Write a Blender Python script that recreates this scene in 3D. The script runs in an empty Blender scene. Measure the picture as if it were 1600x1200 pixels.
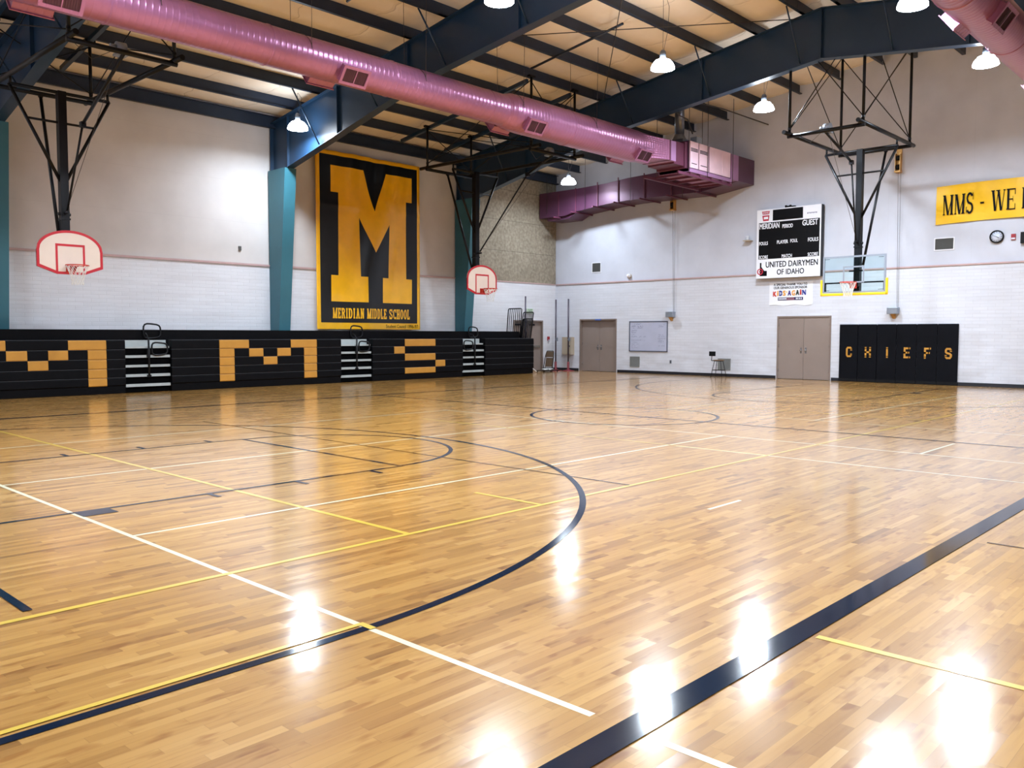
import bpy, bmesh, math, random
from mathutils import Vector, Matrix
random.seed(7)
S = bpy.context.scene
COL = S.collection
PI = math.pi

# ------------------------------------------------------------------ camera, world, exposure
def setup_camera():
    ya, p, r = (math.radians(a) for a in (43.284, 3.366, 0.092))
    fw = Vector((-math.sin(ya)*math.cos(p), math.cos(ya)*math.cos(p), -math.sin(p)))
    rt = Vector((math.cos(ya), math.sin(ya), 0)); up = rt.cross(fw)
    r2 = rt*math.cos(r) + up*math.sin(r); u2 = -rt*math.sin(r) + up*math.cos(r)
    cd = bpy.data.cameras.new('camera'); co = bpy.data.objects.new('camera', cd); COL.objects.link(co)
    cd.sensor_fit = 'HORIZONTAL'; cd.sensor_width = 36.0; cd.lens = 36.0*1330.8/1600.0
    cd.clip_start = 0.05; cd.clip_end = 200
    m = Matrix((( r2.x, u2.x, -fw.x, 0), (r2.y, u2.y, -fw.y, 0), (r2.z, u2.z, -fw.z, 1.55), (0, 0, 0, 1)))
    co.matrix_world = m
    S.camera = co
setup_camera()
w = bpy.data.worlds.new('world'); S.world = w; w.use_nodes = True
w.node_tree.nodes['Background'].inputs[0].default_value = (0.5, 0.55, 0.65, 1)
w.node_tree.nodes['Background'].inputs[1].default_value = 0.05
S.view_settings.view_transform = 'Standard'; S.view_settings.look = 'None'
S.view_settings.gamma = 1.0; S.view_settings.use_curve_mapping = False
S.view_settings.exposure = 0.0
LAMP_W = 545.0                    # watts of each high bay lamp
LAMP_COL = (0.75, 0.87, 1.0)
S.cycles.max_bounces = 10; S.cycles.diffuse_bounces = 6; S.cycles.glossy_bounces = 5
S.cycles.transparent_max_bounces = 12
S.cycles.sample_clamp_indirect = 8.0

# ------------------------------------------------------------------ room numbers (metres)
XL, XR = -23.9, 4.3           # left (bleacher) wall, right wall
YB, YF = 28.1, -1.3           # back wall, wall behind the camera
RX = -9.82                    # ridge line
FR = [6.6, 14.5, 22.4]        # steel frames
LEDGE = 3.66
def ztop(x): return 10.15 - 0.15*abs(x - RX)      # top of rafters, underside of purlins
PUR = 0.31

# ------------------------------------------------------------------ materials
def srgb(r, g, b):
    f = lambda c: (c/255/12.92) if c/255 <= 0.04045 else ((c/255+0.055)/1.055)**2.4
    return (f(r), f(g), f(b), 1)
class NT:
    def __init__(s, name):
        s.m = bpy.data.materials.new(name); s.m.use_nodes = True
        s.t = s.m.node_tree; s.b = s.t.nodes['Principled BSDF']
    def n(s, kind, **kw):
        nd = s.t.nodes.new(kind)
        for k, v in kw.items():
            if k in ('op',): nd.operation = v
            elif hasattr(nd, k) and not k[0].isupper(): setattr(nd, k, v)
        return nd
    def l(s, a, b): s.t.links.new(a, b)
    def math(s, op, a, b=None, c=None):
        nd = s.t.nodes.new('ShaderNodeMath'); nd.operation = op
        for i, v in enumerate((a, b, c)):
            if v is None: continue
            if isinstance(v, (int, float)): nd.inputs[i].default_value = v
            else: s.l(v, nd.inputs[i])
        return nd.outputs[0]
    def ramp(s, fac, stops):
        nd = s.t.nodes.new('ShaderNodeValToRGB'); e = nd.color_ramp.elements
        while len(e) < len(stops): e.new(0.5)
        for el, (p, c) in zip(e, stops): el.position = p; el.color = c
        s.l(fac, nd.inputs[0]); return nd.outputs[0]
    def mix(s, fac, a, b, blend='MIX'):
        nd = s.t.nodes.new('ShaderNodeMix'); nd.data_type = 'RGBA'; nd.blend_type = blend
        for i, v in ((0, fac), (6, a), (7, b)):
            if isinstance(v, (int, float)): nd.inputs[i].default_value = v
            elif isinstance(v, tuple): nd.inputs[i].default_value = v
            else: s.l(v, nd.inputs[i])
        return nd.outputs[2]
    def coord(s): return s.t.nodes.new('ShaderNodeNewGeometry').outputs['Position']
    def mapped(s, scale):
        mp = s.t.nodes.new('ShaderNodeMapping'); mp.inputs['Scale'].default_value = scale
        s.l(s.coord(), mp.inputs[0]); return mp.outputs[0]
    def noise(s, scale=(1, 1, 1), sc=1.0, detail=3.0):
        nd = s.t.nodes.new('ShaderNodeTexNoise'); nd.inputs['Scale'].default_value = sc
        nd.inputs['Detail'].default_value = detail; s.l(s.mapped(scale), nd.inputs[0]); return nd.outputs[0]
    def bump(s, h, strength=0.3, dist=0.01):
        nd = s.t.nodes.new('ShaderNodeBump'); nd.inputs['Strength'].default_value = strength
        nd.inputs['Distance'].default_value = dist; s.l(h, nd.inputs['Height']); s.l(nd.outputs[0], s.b.inputs['Normal'])
def P(name, col, rough=0.5, metal=0.0, var=0.08, sc=3.0, bump=0.0, spec=None, coat=0.0):
    t = NT(name); c = srgb(*col) if max(col) > 1 else (*col, 1)
    d = tuple(v*(1-var) for v in c[:3]) + (1,); l = tuple(min(1, v*(1+var)) for v in c[:3]) + (1,)
    nz = t.noise((1, 1, 1), sc)
    t.l(t.ramp(nz, [(0.3, d), (0.7, l)]), t.b.inputs['Base Color'])
    t.b.inputs['Roughness'].default_value = rough; t.b.inputs['Metallic'].default_value = metal
    if spec is not None: t.b.inputs['Specular IOR Level'].default_value = spec
    if coat: t.b.inputs['Coat Weight'].default_value = coat; t.b.inputs['Coat Roughness'].default_value = 0.1
    if bump: t.bump(nz, bump, 0.01)
    return t.m

def floor_mat():
    t = NT('maple_floor'); sx = t.n('ShaderNodeSeparateXYZ'); t.l(t.coord(), sx.inputs[0])
    X, Y = sx.outputs[0], sx.outputs[1]
    u = t.math('DIVIDE', X, 0.0572); row = t.math('FLOOR', u); fu = t.math('FRACT', u)
    wn = t.n('ShaderNodeTexWhiteNoise', noise_dimensions='1D'); t.l(row, wn.inputs['W'])
    L = t.math('MULTIPLY_ADD', wn.outputs[0], 0.55, 0.30)
    wn2 = t.n('ShaderNodeTexWhiteNoise', noise_dimensions='1D'); t.l(t.math('ADD', row, 77.3), wn2.inputs['W'])
    v = t.math('ADD', t.math('DIVIDE', Y, L), t.math('MULTIPLY', wn2.outputs[0], 37.0))
    cell = t.math('FLOOR', v); fv = t.math('FRACT', v)
    cb = t.n('ShaderNodeCombineXYZ'); t.l(row, cb.inputs[0]); t.l(cell, cb.inputs[1])
    w3 = t.n('ShaderNodeTexWhiteNoise', noise_dimensions='3D'); t.l(cb.outputs[0], w3.inputs['Vector'])
    r1 = w3.outputs[0]
    base = t.ramp(r1, [(0.0, srgb(142, 100, 50)), (0.06, srgb(160, 116, 60)), (0.25, srgb(172, 127, 66)), (0.6, srgb(181, 136, 72)), (0.9, srgb(188, 144, 79)), (1.0, srgb(195, 152, 88))])
    # grain streaks running along each board
    off = t.n('ShaderNodeVectorMath', operation='ADD'); mp = t.mapped((38, 2.2, 1)); t.l(mp, off.inputs[0])
    sc = t.n('ShaderNodeVectorMath', operation='SCALE'); t.l(w3.outputs[1], sc.inputs[0]); sc.inputs['Scale'].default_value = 60
    t.l(sc.outputs[0], off.inputs[1])
    gn = t.n('ShaderNodeTexNoise'); gn.inputs['Scale'].default_value = 1.0; gn.inputs['Detail'].default_value = 4; t.l(off.outputs[0], gn.inputs[0])
    g = t.ramp(gn.outputs[0], [(0.28, (0.84, 0.77, 0.70, 1)), (0.5, (1, 1, 1, 1)), (0.8, (1.06, 1.04, 1.0, 1))])
    c1 = t.mix(0.75, base, g, 'MULTIPLY')
    # knots and mineral streaks
    off2 = t.n('ShaderNodeVectorMath', operation='ADD'); t.l(t.mapped((14, 5, 1)), off2.inputs[0]); t.l(sc.outputs[0], off2.inputs[1])
    kn = t.n('ShaderNodeTexNoise'); kn.inputs['Scale'].default_value = 0.8; kn.inputs['Detail'].default_value = 2; t.l(off2.outputs[0], kn.inputs[0])
    k = t.ramp(kn.outputs[0], [(0.58, (1, 1, 1, 1)), (0.70, (0.66, 0.52, 0.42, 1))])
    c2 = t.mix(0.8, c1, k, 'MULTIPLY')
    big = t.ramp(t.noise((1, 0.5, 1), 0.5), [(0.3, (0.93, 0.90, 0.86, 1)), (0.7, (1.04, 1.03, 1.02, 1))])
    c3 = t.mix(1.0, c2, big, 'MULTIPLY')
    # joints
    ju = t.math('LESS_THAN', fu, 0.025); jv = t.math('LESS_THAN', t.math('MULTIPLY', fv, L), 0.0016)
    j = t.math('MAXIMUM', ju, jv)
    c4 = t.mix(t.math('MULTIPLY', j, 0.38), c3, srgb(92, 58, 32))
    t.l(c4, t.b.inputs['Base Color'])
    t.b.inputs['Roughness'].default_value = 0.32
    t.b.inputs['Specular IOR Level'].default_value = 0.1
    t.b.inputs['Coat Weight'].default_value = 1.0; t.b.inputs['Coat IOR'].default_value = 1.38
    t.l(t.math('MULTIPLY_ADD', t.noise((6, 1.2, 1), 1.0, 2), 0.06, 0.11), t.b.inputs['Coat Roughness'])
    # each strip lies at its own slight tilt, over a long gentle wave in the boards
    tv = t.n('ShaderNodeVectorMath', operation='SUBTRACT'); t.l(w3.outputs[1], tv.inputs[0]); tv.inputs[1].default_value = (0.5, 0.5, 0.5)
    tm = t.n('ShaderNodeVectorMath', operation='MULTIPLY'); t.l(tv.outputs[0], tm.inputs[0]); tm.inputs[1].default_value = (0.016, 0.004, 0.0)
    geo = t.n('ShaderNodeNewGeometry'); ta = t.n('ShaderNodeVectorMath', operation='ADD'); t.l(geo.outputs['Normal'], ta.inputs[0]); t.l(tm.outputs[0], ta.inputs[1])
    tn = t.n('ShaderNodeVectorMath', operation='NORMALIZE'); t.l(ta.outputs[0], tn.inputs[0])
    bp = t.n('ShaderNodeBump'); bp.inputs['Strength'].default_value = 0.25; bp.inputs['Distance'].default_value = 0.001
    t.l(t.noise((3, 1.0, 1), 1.6, 1), bp.inputs['Height']); t.l(tn.outputs[0], bp.inputs['Normal'])
    t.l(bp.outputs[0], t.b.inputs['Normal']); t.l(bp.outputs[0], t.b.inputs['Coat Normal'])
    return t.m

def block_mat(name, col, axis):
    """painted concrete blocks, courses 0.2 m; axis 0 = wall runs along X, 1 = along Y"""
    t = NT(name); sx = t.n('ShaderNodeSeparateXYZ'); t.l(t.coord(), sx.inputs[0])
    cb = t.n('ShaderNodeCombineXYZ'); t.l(sx.outputs[axis], cb.inputs[0]); t.l(sx.outputs[2], cb.inputs[1])
    br = t.n('ShaderNodeTexBrick'); t.l(cb.outputs[0], br.inputs[0])
    br.inputs['Scale'].default_value = 1; br.inputs['Brick Width'].default_value = 0.406; br.inputs['Row Height'].default_value = 0.1033
    br.inputs['Mortar Size'].default_value = 0.006; br.inputs['Mortar Smooth'].default_value = 0.6
    c = srgb(*col)
    br.inputs['Color1'].default_value = c; br.inputs['Color2'].default_value = tuple(x*0.955 for x in c[:3]) + (1,)
    br.inputs['Mortar'].default_value = tuple(x*0.88 for x in c[:3]) + (1,)
    d = t.ramp(t.noise((1, 1, 1), 0.7), [(0.3, (0.95, 0.945, 0.94, 1)), (0.7, (1, 1, 1, 1))])
    streak = t.ramp(t.noise((0.6, 0.6, 9), 1.0, 4), [(0.32, (0.93, 0.92, 0.915, 1)), (0.55, (1, 1, 1, 1))])
    # scuffs low on the wall
    lowz = t.n('ShaderNodeMapRange'); t.l(sx.outputs[2], lowz.inputs[0]); lowz.inputs[1].default_value = 0.0; lowz.inputs[2].default_value = 2.3
    lowz.inputs[3].default_value = 0.9; lowz.inputs[4].default_value = 0.0
    scf = t.ramp(t.noise((1, 1, 2.5), 1.6, 4), [(0.4, (0.88, 0.87, 0.86, 1)), (0.62, (1, 1, 1, 1))])
    c1 = t.mix(0.9, t.mix(1.0, br.outputs[0], d, 'MULTIPLY'), streak, 'MULTIPLY')
    c2 = t.mix(lowz.outputs[0], c1, scf, 'MULTIPLY')
    t.l(c2, t.b.inputs['Base Color']); t.b.inputs['Roughness'].default_value = 0.55
    h = t.math('SUBTRACT', 1.0, br.outputs[1]); t.bump(h, 0.5, 0.006)
    return t.m

def panel_mat(name, col, axis, vseam=2.44, hseam=1.22, hv=0.5, vv=0.5, mott=0.04):
    t = NT(name); sx = t.n('ShaderNodeSeparateXYZ'); t.l(t.coord(), sx.inputs[0])
    c = srgb(*col)
    fv = t.math('FRACT', t.math('DIVIDE', t.math('ADD', sx.outputs[axis], 0.3), vseam))
    fh = t.math('FRACT', t.math('DIVIDE', t.math('SUBTRACT', sx.outputs[2], 3.7), hseam))
    a = t.math('MULTIPLY', t.math('LESS_THAN', fv, 0.012/vseam), vv)
    b = t.math('MULTIPLY', t.math('LESS_THAN', fh, 0.016/hseam), hv)
    j = t.math('MAXIMUM', a, b)
    nz = t.ramp(t.noise((1, 1, 1), 1.1, 5), [(0.3, tuple(x*(1-mott*2) for x in c[:3]) + (1,)), (0.7, tuple(min(1, x*(1+mott)) for x in c[:3]) + (1,))])
    # faint water runs from the seams
    t.l(t.mix(j, nz, tuple(x*0.55 for x in c[:3]) + (1,)), t.b.inputs['Base Color'])
    t.b.inputs['Roughness'].default_value = 0.6
    t.bump(t.noise((1, 1, 1), 2.0, 3), 0.15, 0.02)
    return t.m

def osb_mat():
    t = NT('bare_fibre_panel'); sx = t.n('ShaderNodeSeparateXYZ'); t.l(t.coord(), sx.inputs[0])
    n1 = t.noise((1, 1, 1), 9.0, 7); n2 = t.noise((1, 1, 1), 1.1, 4)
    c = t.ramp(n1, [(0.3, srgb(124, 114, 98)), (0.5, srgb(140, 130, 113)), (0.7, srgb(156, 147, 130))])
    c = t.mix(0.8, c, t.ramp(n2, [(0.3, (0.84, 0.83, 0.8, 1)), (0.7, (1.08, 1.07, 1.05, 1))]), 'MULTIPLY')
    fh = t.math('FRACT', t.math('DIVIDE', t.math('SUBTRACT', sx.outputs[2], 3.66), 1.22))
    j = t.math('LESS_THAN', fh, 0.014)
    fv = t.math('LESS_THAN', t.math('FRACT', t.math('DIVIDE', sx.outputs[1], 2.44)), 0.004)
    t.l(t.mix(t.math('MULTIPLY', t.math('MAXIMUM', j, fv), 0.6), c, srgb(60, 52, 44)), t.b.inputs['Base Color'])
    t.b.inputs['Roughness'].default_value = 0.8
    return t.m

def duct_mat(name, col, metal=0.45):
    """painted spiral duct: ribs every 11 cm along Y"""
    t = NT(name); sx = t.n('ShaderNodeSeparateXYZ'); t.l(t.coord(), sx.inputs[0])
    c = srgb(*col); nz = t.noise((1, 1, 1), 1.5)
    t.l(t.ramp(nz, [(0.3, tuple(x*0.9 for x in c[:3]) + (1,)), (0.7, c)]), t.b.inputs['Base Color'])
    t.b.inputs['Roughness'].default_value = 0.3; t.b.inputs['Metallic'].default_value = metal
    f = t.math('FRACT', t.math('DIVIDE', sx.outputs[1], 0.12))
    h = t.math('POWER', t.math('ABSOLUTE', t.math('SUBTRACT', f, 0.5)), 4.0)
    h2 = t.math('ADD', t.math('MULTIPLY', h, 14.0), t.math('MULTIPLY', t.noise((2, 3, 2), 1.5, 2), 1.2))
    t.bump(h2, 0.45, 0.01)
    return t.m

def insul_mat():
    t = NT('vinyl_insulation'); sx = t.n('ShaderNodeSeparateXYZ'); t.l(t.coord(), sx.inputs[0])
    c = t.ramp(t.noise((1, 1, 1), 0.9, 4), [(0.3, srgb(232, 218, 198)), (0.7, srgb(242, 230, 212))])
    wob = t.math('MULTIPLY', t.noise((1.3, 0.4, 1), 1.0, 2), 0.7)
    f = t.math('ABSOLUTE', t.math('SUBTRACT', t.math('FRACT', t.math('DIVIDE', t.math('ADD', sx.outputs[1], wob), 1.83)), 0.5))
    seam = t.math('LESS_THAN', f, 0.007)
    t.l(t.mix(t.math('MULTIPLY', seam, 0.35), c, srgb(120, 96, 72)), t.b.inputs['Base Color']); t.b.inputs['Roughness'].default_value = 0.55
    t.bump(t.math('ADD', t.math('MULTIPLY', t.math('MINIMUM', f, 0.05), 10.0), t.noise((2.0, 0.6, 1), 1.2, 3)), 0.5, 0.05)
    return t.m

M = {}
M['floor'] = floor_mat()
M['block_x'] = block_mat('painted_block_back', (216, 219, 228), 0)
M['block_y'] = block_mat('painted_block_left', (224, 225, 230), 1)
M['pan_x'] = panel_mat('painted_panel_back', (200, 203, 214), 0, 2.44, 2.44, 0.05, 0.12)
M['pan_y'] = panel_mat('painted_panel_left', (212, 208, 206), 1, 3.6, 1.22, 0.10, 0.0)
M['osb'] = osb_mat()
M['insul'] = insul_mat()
M['steel'] = P('painted_steel_navy', (26, 52, 78), 0.38, 0.0, 0.1, 1.5)
M['purlin'] = P('purlin_steel', (28, 42, 62), 0.45, 0.0, 0.12, 2)
M['teal'] = P('teal_column_cover', (46, 102, 116), 0.45, 0.0, 0.06, 1.5)
M['duct'] = duct_mat('mauve_spiral_duct', (168, 110, 146))
M['ductbox'] = P('mauve_sheet_duct', (88, 52, 78), 0.35, 0.25, 0.1, 1.5)
M['ductdark'] = P('dark_mauve_angle', (98, 48, 72), 0.5, 0.1, 0.08)
M['ahupanel'] = P('pale_pink_panel', (240, 206, 220), 0.35, 0.05, 0.05)
M['lav'] = P('lavender_duct', (170, 126, 170), 0.35, 0.2, 0.06)
M['black'] = P('black_vinyl', (14, 15, 18), 0.45, 0.0, 0.15, spec=0.2)
M['blacksteel'] = P('black_steel', (14, 15, 19), 0.4, 0.2, 0.15, spec=0.3)
M['blackpad'] = P('black_pad_vinyl', (10, 12, 18), 0.5, 0.0, 0.1, 2, spec=0.1)
M['bleach'] = P('black_bleacher_plastic', (10, 10, 13), 0.5, 0.0, 0.12, 4, spec=0.08)
M['nose'] = P('grey_bleacher_nosing', (88, 92, 98), 0.4, 0.2, 0.1, 4)
M['gold'] = P('gold_bleacher_plastic', (190, 134, 48), 0.4, 0.0, 0.06, 4)
M['greytread'] = P('grey_tread', (176, 184, 184), 0.45, 0.1, 0.08, 4)
M['dark'] = P('dark_void', (6, 6, 7), 0.7, spec=0.03)
M['yellow'] = P('yellow_cloth', (240, 188, 0), 0.38, 0.0, 0.05, 3)
M['banyel'] = P('banner_gold_vinyl', (250, 184, 0), 0.3, 0.0, 0.06, 3, coat=0.6)
M['banblk'] = P('banner_black_vinyl', (12, 14, 18), 0.28, 0.0, 0.15, 3)
M['lineblk'] = P('navy_court_paint', (20, 32, 50), 0.3, 0.0, 0.15, 2, spec=0.0, coat=1.0)
M['linewht'] = P('cream_court_paint', (240, 232, 196), 0.3, 0.0, 0.05, 2, coat=1.0)
M['lineyel'] = P('yellow_court_paint', (226, 190, 70), 0.3, 0.0, 0.05, 2, coat=1.0)
M['linethin'] = P('faded_brown_paint', (66, 50, 44), 0.3, 0.0, 0.1, 2, spec=0.0, coat=1.0)
for k_ in ('lineblk', 'linethin'): M[k_].node_tree.nodes['Principled BSDF'].inputs['Coat IOR'].default_value = 1.36
M['base'] = P('black_rubber_base', (20, 24, 34), 0.5)
M['ledge'] = P('ledge_flashing', (190, 160, 158), 0.5)
M['taupe'] = P('taupe_door_paint', (138, 124, 116), 0.42, 0.0, 0.04, 2)
M['taupe2'] = P('taupe_frame_paint', (128, 113, 104), 0.42, 0.0, 0.04, 2)
M['chrome'] = P('brushed_chrome', (170, 172, 176), 0.25, 0.9, 0.05)
M['grey'] = P('grey_metal', (150, 158, 170), 0.4, 0.5, 0.06)
M['galv'] = P('galvanised_flue', (120, 122, 128), 0.35, 0.7, 0.15, 5)
M['wire'] = P('hanging_wire', (70, 66, 66), 0.5, 0.5)
M['white'] = P('white_paint', (232, 234, 240), 0.4, 0.0, 0.03)
M['fan'] = P('cream_backboard', (226, 210, 196), 0.4, 0.0, 0.03)
M['red'] = P('red_board_trim', (190, 26, 42), 0.4, 0.0, 0.06)
M['rim'] = P('orange_red_rim', (200, 54, 40), 0.35, 0.3, 0.06)
M['net'] = P('white_net_cord', (225, 222, 216), 0.8, 0.0, 0.04)
M['padyel'] = P('yellow_board_padding', (238, 198, 20), 0.5, 0.0, 0.04)
M['signblk'] = P('scoreboard_black', (8, 9, 12), 0.4, 0.0, 0.1, spec=0.2)
M['ink'] = P('black_print', (12, 12, 16), 0.5, spec=0.1)
M['wb'] = P('whiteboard_surface', (182, 186, 206), 0.25, 0.0, 0.04, 2)
M['wbink'] = P('marker_ink', (88, 92, 128), 0.5)
M['wbframe'] = P('whiteboard_frame', (90, 96, 112), 0.4, 0.4)
M['vent'] = P('grey_grille', (136, 138, 136), 0.5, 0.2, 0.06)
M['ventd'] = P('dark_grille', (92, 92, 90), 0.5, 0.2, 0.06)
M['duskvent'] = P('dark_maroon_grille', (72, 34, 46), 0.5, 0.1, 0.1)
M['tan'] = P('tan_panel_paint', (176, 162, 142), 0.45, 0.0, 0.04)
M['polepaint'] = P('mauve_grey_pole', (74, 66, 78), 0.4, 0.4)
M['redbase'] = P('red_cast_base', (112, 22, 32), 0.45)
M['brown'] = P('brown_folding_chair', (108, 88, 70), 0.45, 0.1)
M['woodseat'] = P('wooden_stool_seat', (110, 84, 60), 0.5)
M['brass'] = P('brass_yellow_steel', (206, 158, 88), 0.35, 0.4)
M['alarm'] = P('red_alarm_plastic', (158, 26, 36), 0.4)
M['green'] = P('pale_green_exit_sign', (190, 208, 186), 0.5)
M['exitg'] = P('green_letters', (60, 120, 70), 0.5)
M['clockface'] = P('clock_face', (206, 212, 228), 0.3)
M['navyprint'] = P('navy_print', (40, 38, 88), 0.5)
M['mauveprint'] = P('faded_maroon_print', (128, 88, 104), 0.5)
for n_, c_ in dict(cr=(196, 56, 46), co=(232, 160, 60), cb=(30, 44, 140), cy=(226, 190, 70), cp=(70, 44, 130), cg=(24, 44, 36), cred=(176, 26, 52)).items():
    M[n_] = P('print_' + {'cr':'red','co':'orange','cb':'blue','cy':'yellow','cp':'purple','cg':'dark_green','cred':'crimson'}[n_], c_, 0.5)
def glass():
    t = NT('backboard_glass'); t.b.inputs['Base Color'].default_value = (0.80, 0.93, 0.94, 1)
    t.b.inputs['Transmission Weight'].default_value = 1.0; t.b.inputs['Roughness'].default_value = 0.0
    t.b.inputs['IOR'].default_value = 1.12; t.b.inputs['Specular IOR Level'].default_value = 0.8
    nz = t.noise((1, 1, 1), 4); t.l(t.ramp(nz, [(0.3, (0.72, 0.89, 0.91, 1)), (0.7, (0.76, 0.91, 0.93, 1))]), t.b.inputs['Base Color'])
    return t.m
M['glass'] = glass()
def emis(name, col, st):
    t = NT(name); t.b.inputs['Base Color'].default_value = (0.9, 0.92, 0.95, 1)
    t.b.inputs['Emission Color'].default_value = (*col, 1)
    nz = t.noise((1, 1, 1), 5); t.l(t.math('MULTIPLY_ADD', nz, st*0.2, st*0.9), t.b.inputs['Emission Strength'])
    return t.m
M['shade'] = emis('glowing_prismatic_shade', (0.85, 0.92, 1.0), 32.0)
M['ballast'] = P('grey_ballast', (120, 130, 145), 0.4, 0.4)

# ------------------------------------------------------------------ mesh builder
class MB:
    def __init__(s): s.v = []; s.f = []; s.sm = []; s.mi = []
    def face(s, pts, smooth=False, mi=0):
        i = len(s.v); s.v += [tuple(p) for p in pts]; s.f.append(tuple(range(i, i+len(pts)))); s.sm.append(smooth); s.mi.append(mi)
    def box(s, x0, x1, y0, y1, z0, z1, mi=0):
        x0, x1 = min(x0, x1), max(x0, x1); y0, y1 = min(y0, y1), max(y0, y1); z0, z1 = min(z0, z1), max(z0, z1)
        i = len(s.v)
        s.v += [(x0,y0,z0),(x1,y0,z0),(x1,y1,z0),(x0,y1,z0),(x0,y0,z1),(x1,y0,z1),(x1,y1,z1),(x0,y1,z1)]
        for q in ((0,3,2,1),(4,5,6,7),(0,1,5,4),(1,2,6,5),(2,3,7,6),(3,0,4,7)):
            s.f.append(tuple(i+k for k in q)); s.sm.append(False); s.mi.append(mi)
        return s
    def tube(s, a, b, r, n=10, r2=None, cap=True, mi=0):
        a, b = Vector(a), Vector(b); d = (b-a)
        if d.length < 1e-6: return s
        d.normalize(); t = Vector((0,0,1)) if abs(d.z) < 0.9 else Vector((1,0,0))
        p = d.cross(t).normalized(); q = d.cross(p); r2 = r if r2 is None else r2
        i = len(s.v)
        for c, rr in ((a, r), (b, r2)):
            for k in range(n):
                an = 2*PI*k/n; s.v.append(tuple(c + (p*math.cos(an)+q*math.sin(an))*rr))
        for k in range(n):
            k2 = (k+1) % n; s.f.append((i+k, i+k2, i+n+k2, i+n+k)); s.sm.append(True); s.mi.append(mi)
        if cap:
            s.f.append(tuple(i+k for k in reversed(range(n)))); s.f.append(tuple(i+n+k for k in range(n))); s.sm += [False, False]; s.mi += [mi, mi]
        return s
    def path(s, pts, r, n=8, closed=False):
        pts = [Vector(p) for p in pts]; N = len(pts)
        i = len(s.v); prev = None
        for j, c in enumerate(pts):
            a = pts[(j-1) % N] if (closed or j > 0) else c; b = pts[(j+1) % N] if (closed or j < N-1) else c
            d = (b-a).normalized()
            if prev is None:
                t = Vector((0,0,1)) if abs(d.z) < 0.9 else Vector((1,0,0)); p = d.cross(t).normalized()
            else:
                p = (prev - d*prev.dot(d)).normalized()
            prev = p; q = d.cross(p)
            for k in range(n):
                an = 2*PI*k/n; s.v.append(tuple(c + (p*math.cos(an)+q*math.sin(an))*r))
        for j in range(N if closed else N-1):
            for k in range(n):
                k2 = (k+1) % n; j2 = (j+1) % N
                s.f.append((i+j*n+k, i+j*n+k2, i+j2*n+k2, i+j2*n+k)); s.sm.append(True); s.mi.append(0)
        if not closed:
            s.f.append(tuple(i+k for k in reversed(range(n)))); s.f.append(tuple(i+(N-1)*n+k for k in range(n))); s.sm += [False, False]; s.mi += [0, 0]
        return s
    def lathe(s, c, prof, n=24, axis='z', a0=0.0, a1=2*PI):
        """prof = [(r, h)], around axis through c"""
        c = Vector(c); i = len(s.v); full = abs(a1-a0-2*PI) < 1e-6; nn = n if full else n+1
        for r, h in prof:
            for k in range(nn):
                an = a0+(a1-a0)*k/n; x, y = r*math.cos(an), r*math.sin(an)
                o = {'z': (x, y, h), 'y': (x, h, y), 'x': (h, x, y)}[axis]
                s.v.append(tuple(c+Vector(o)))
        for j in range(len(prof)-1):
            for k in range(n):
                k2 = (k+1) % nn
                s.f.append((i+j*nn+k, i+j*nn+k2, i+(j+1)*nn+k2, i+(j+1)*nn+k)); s.sm.append(True); s.mi.append(0)
        return s
    def prism(s, poly, a, b, axis):
        """extrude a 2D polygon along an axis between a and b. axis x: poly=(y,z); y: (x,z); z: (x,y)"""
        def pt(p, t): return {'x': (t, p[0], p[1]), 'y': (p[0], t, p[1]), 'z': (p[0], p[1], t)}[axis]
        i = len(s.v); n = len(poly)
        s.v += [pt(p, a) for p in poly] + [pt(p, b) for p in poly]
        s.f.append(tuple(i+k for k in range(n))); s.f.append(tuple(i+n+k for k in reversed(range(n)))); s.sm += [False, False]; s.mi += [0, 0]
        for k in range(n):
            k2 = (k+1) % n; s.f.append((i+k, i+k2, i+n+k2, i+n+k)); s.sm.append(False); s.mi.append(0)
        return s
    def torus(s, c, R, r, axis='z', n=28, m=8):
        c = Vector(c); pts = []
        for k in range(n):
            an = 2*PI*k/n; x, y = R*math.cos(an), R*math.sin(an)
            pts.append(c + Vector({'z': (x, y, 0), 'y': (x, 0, y), 'x': (0, x, y)}[axis]))
        return s.path(pts, r, m, True)
    def build_each(s, name, mats, parent=None, **kw):
        """every unconnected piece becomes a part of its own"""
        par = list(range(len(s.v)))
        def find(a):
            while par[a] != a: par[a] = par[par[a]]; a = par[a]
            return a
        for f in s.f:
            for k in f[1:]: par[find(k)] = find(f[0])
        groups = {}
        for i, f in enumerate(s.f): groups.setdefault(find(f[0]), []).append(i)
        out = []
        for fs in groups.values():
            m = MB(); mp = {}
            for i in fs:
                q = []
                for k in s.f[i]:
                    if k not in mp: mp[k] = len(m.v); m.v.append(s.v[k])
                    q.append(mp[k])
                m.f.append(tuple(q)); m.sm.append(s.sm[i]); m.mi.append(s.mi[i])
            out.append(m.build(name, mats, parent, **kw))
        return out
    def build(s, name, mats, parent=None, local=False, bevel=0.0, recalc=True):
        me = bpy.data.meshes.new(name)
        ob = bpy.data.objects.new(name, me); COL.objects.link(ob)
        off = Vector((0, 0, 0))
        if parent is None and s.v:
            xs = [p[0] for p in s.v]; ys = [p[1] for p in s.v]; zs = [p[2] for p in s.v]
            off = Vector(((min(xs)+max(xs))/2, (min(ys)+max(ys))/2, min(zs))); ob.location = off
        me.from_pydata([tuple(Vector(p)-off) for p in s.v], [], s.f)
        for mm in (mats if isinstance(mats, (list, tuple)) else [mats]): me.materials.append(mm)
        me.polygons.foreach_set('use_smooth', s.sm); me.polygons.foreach_set('material_index', s.mi)
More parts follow.
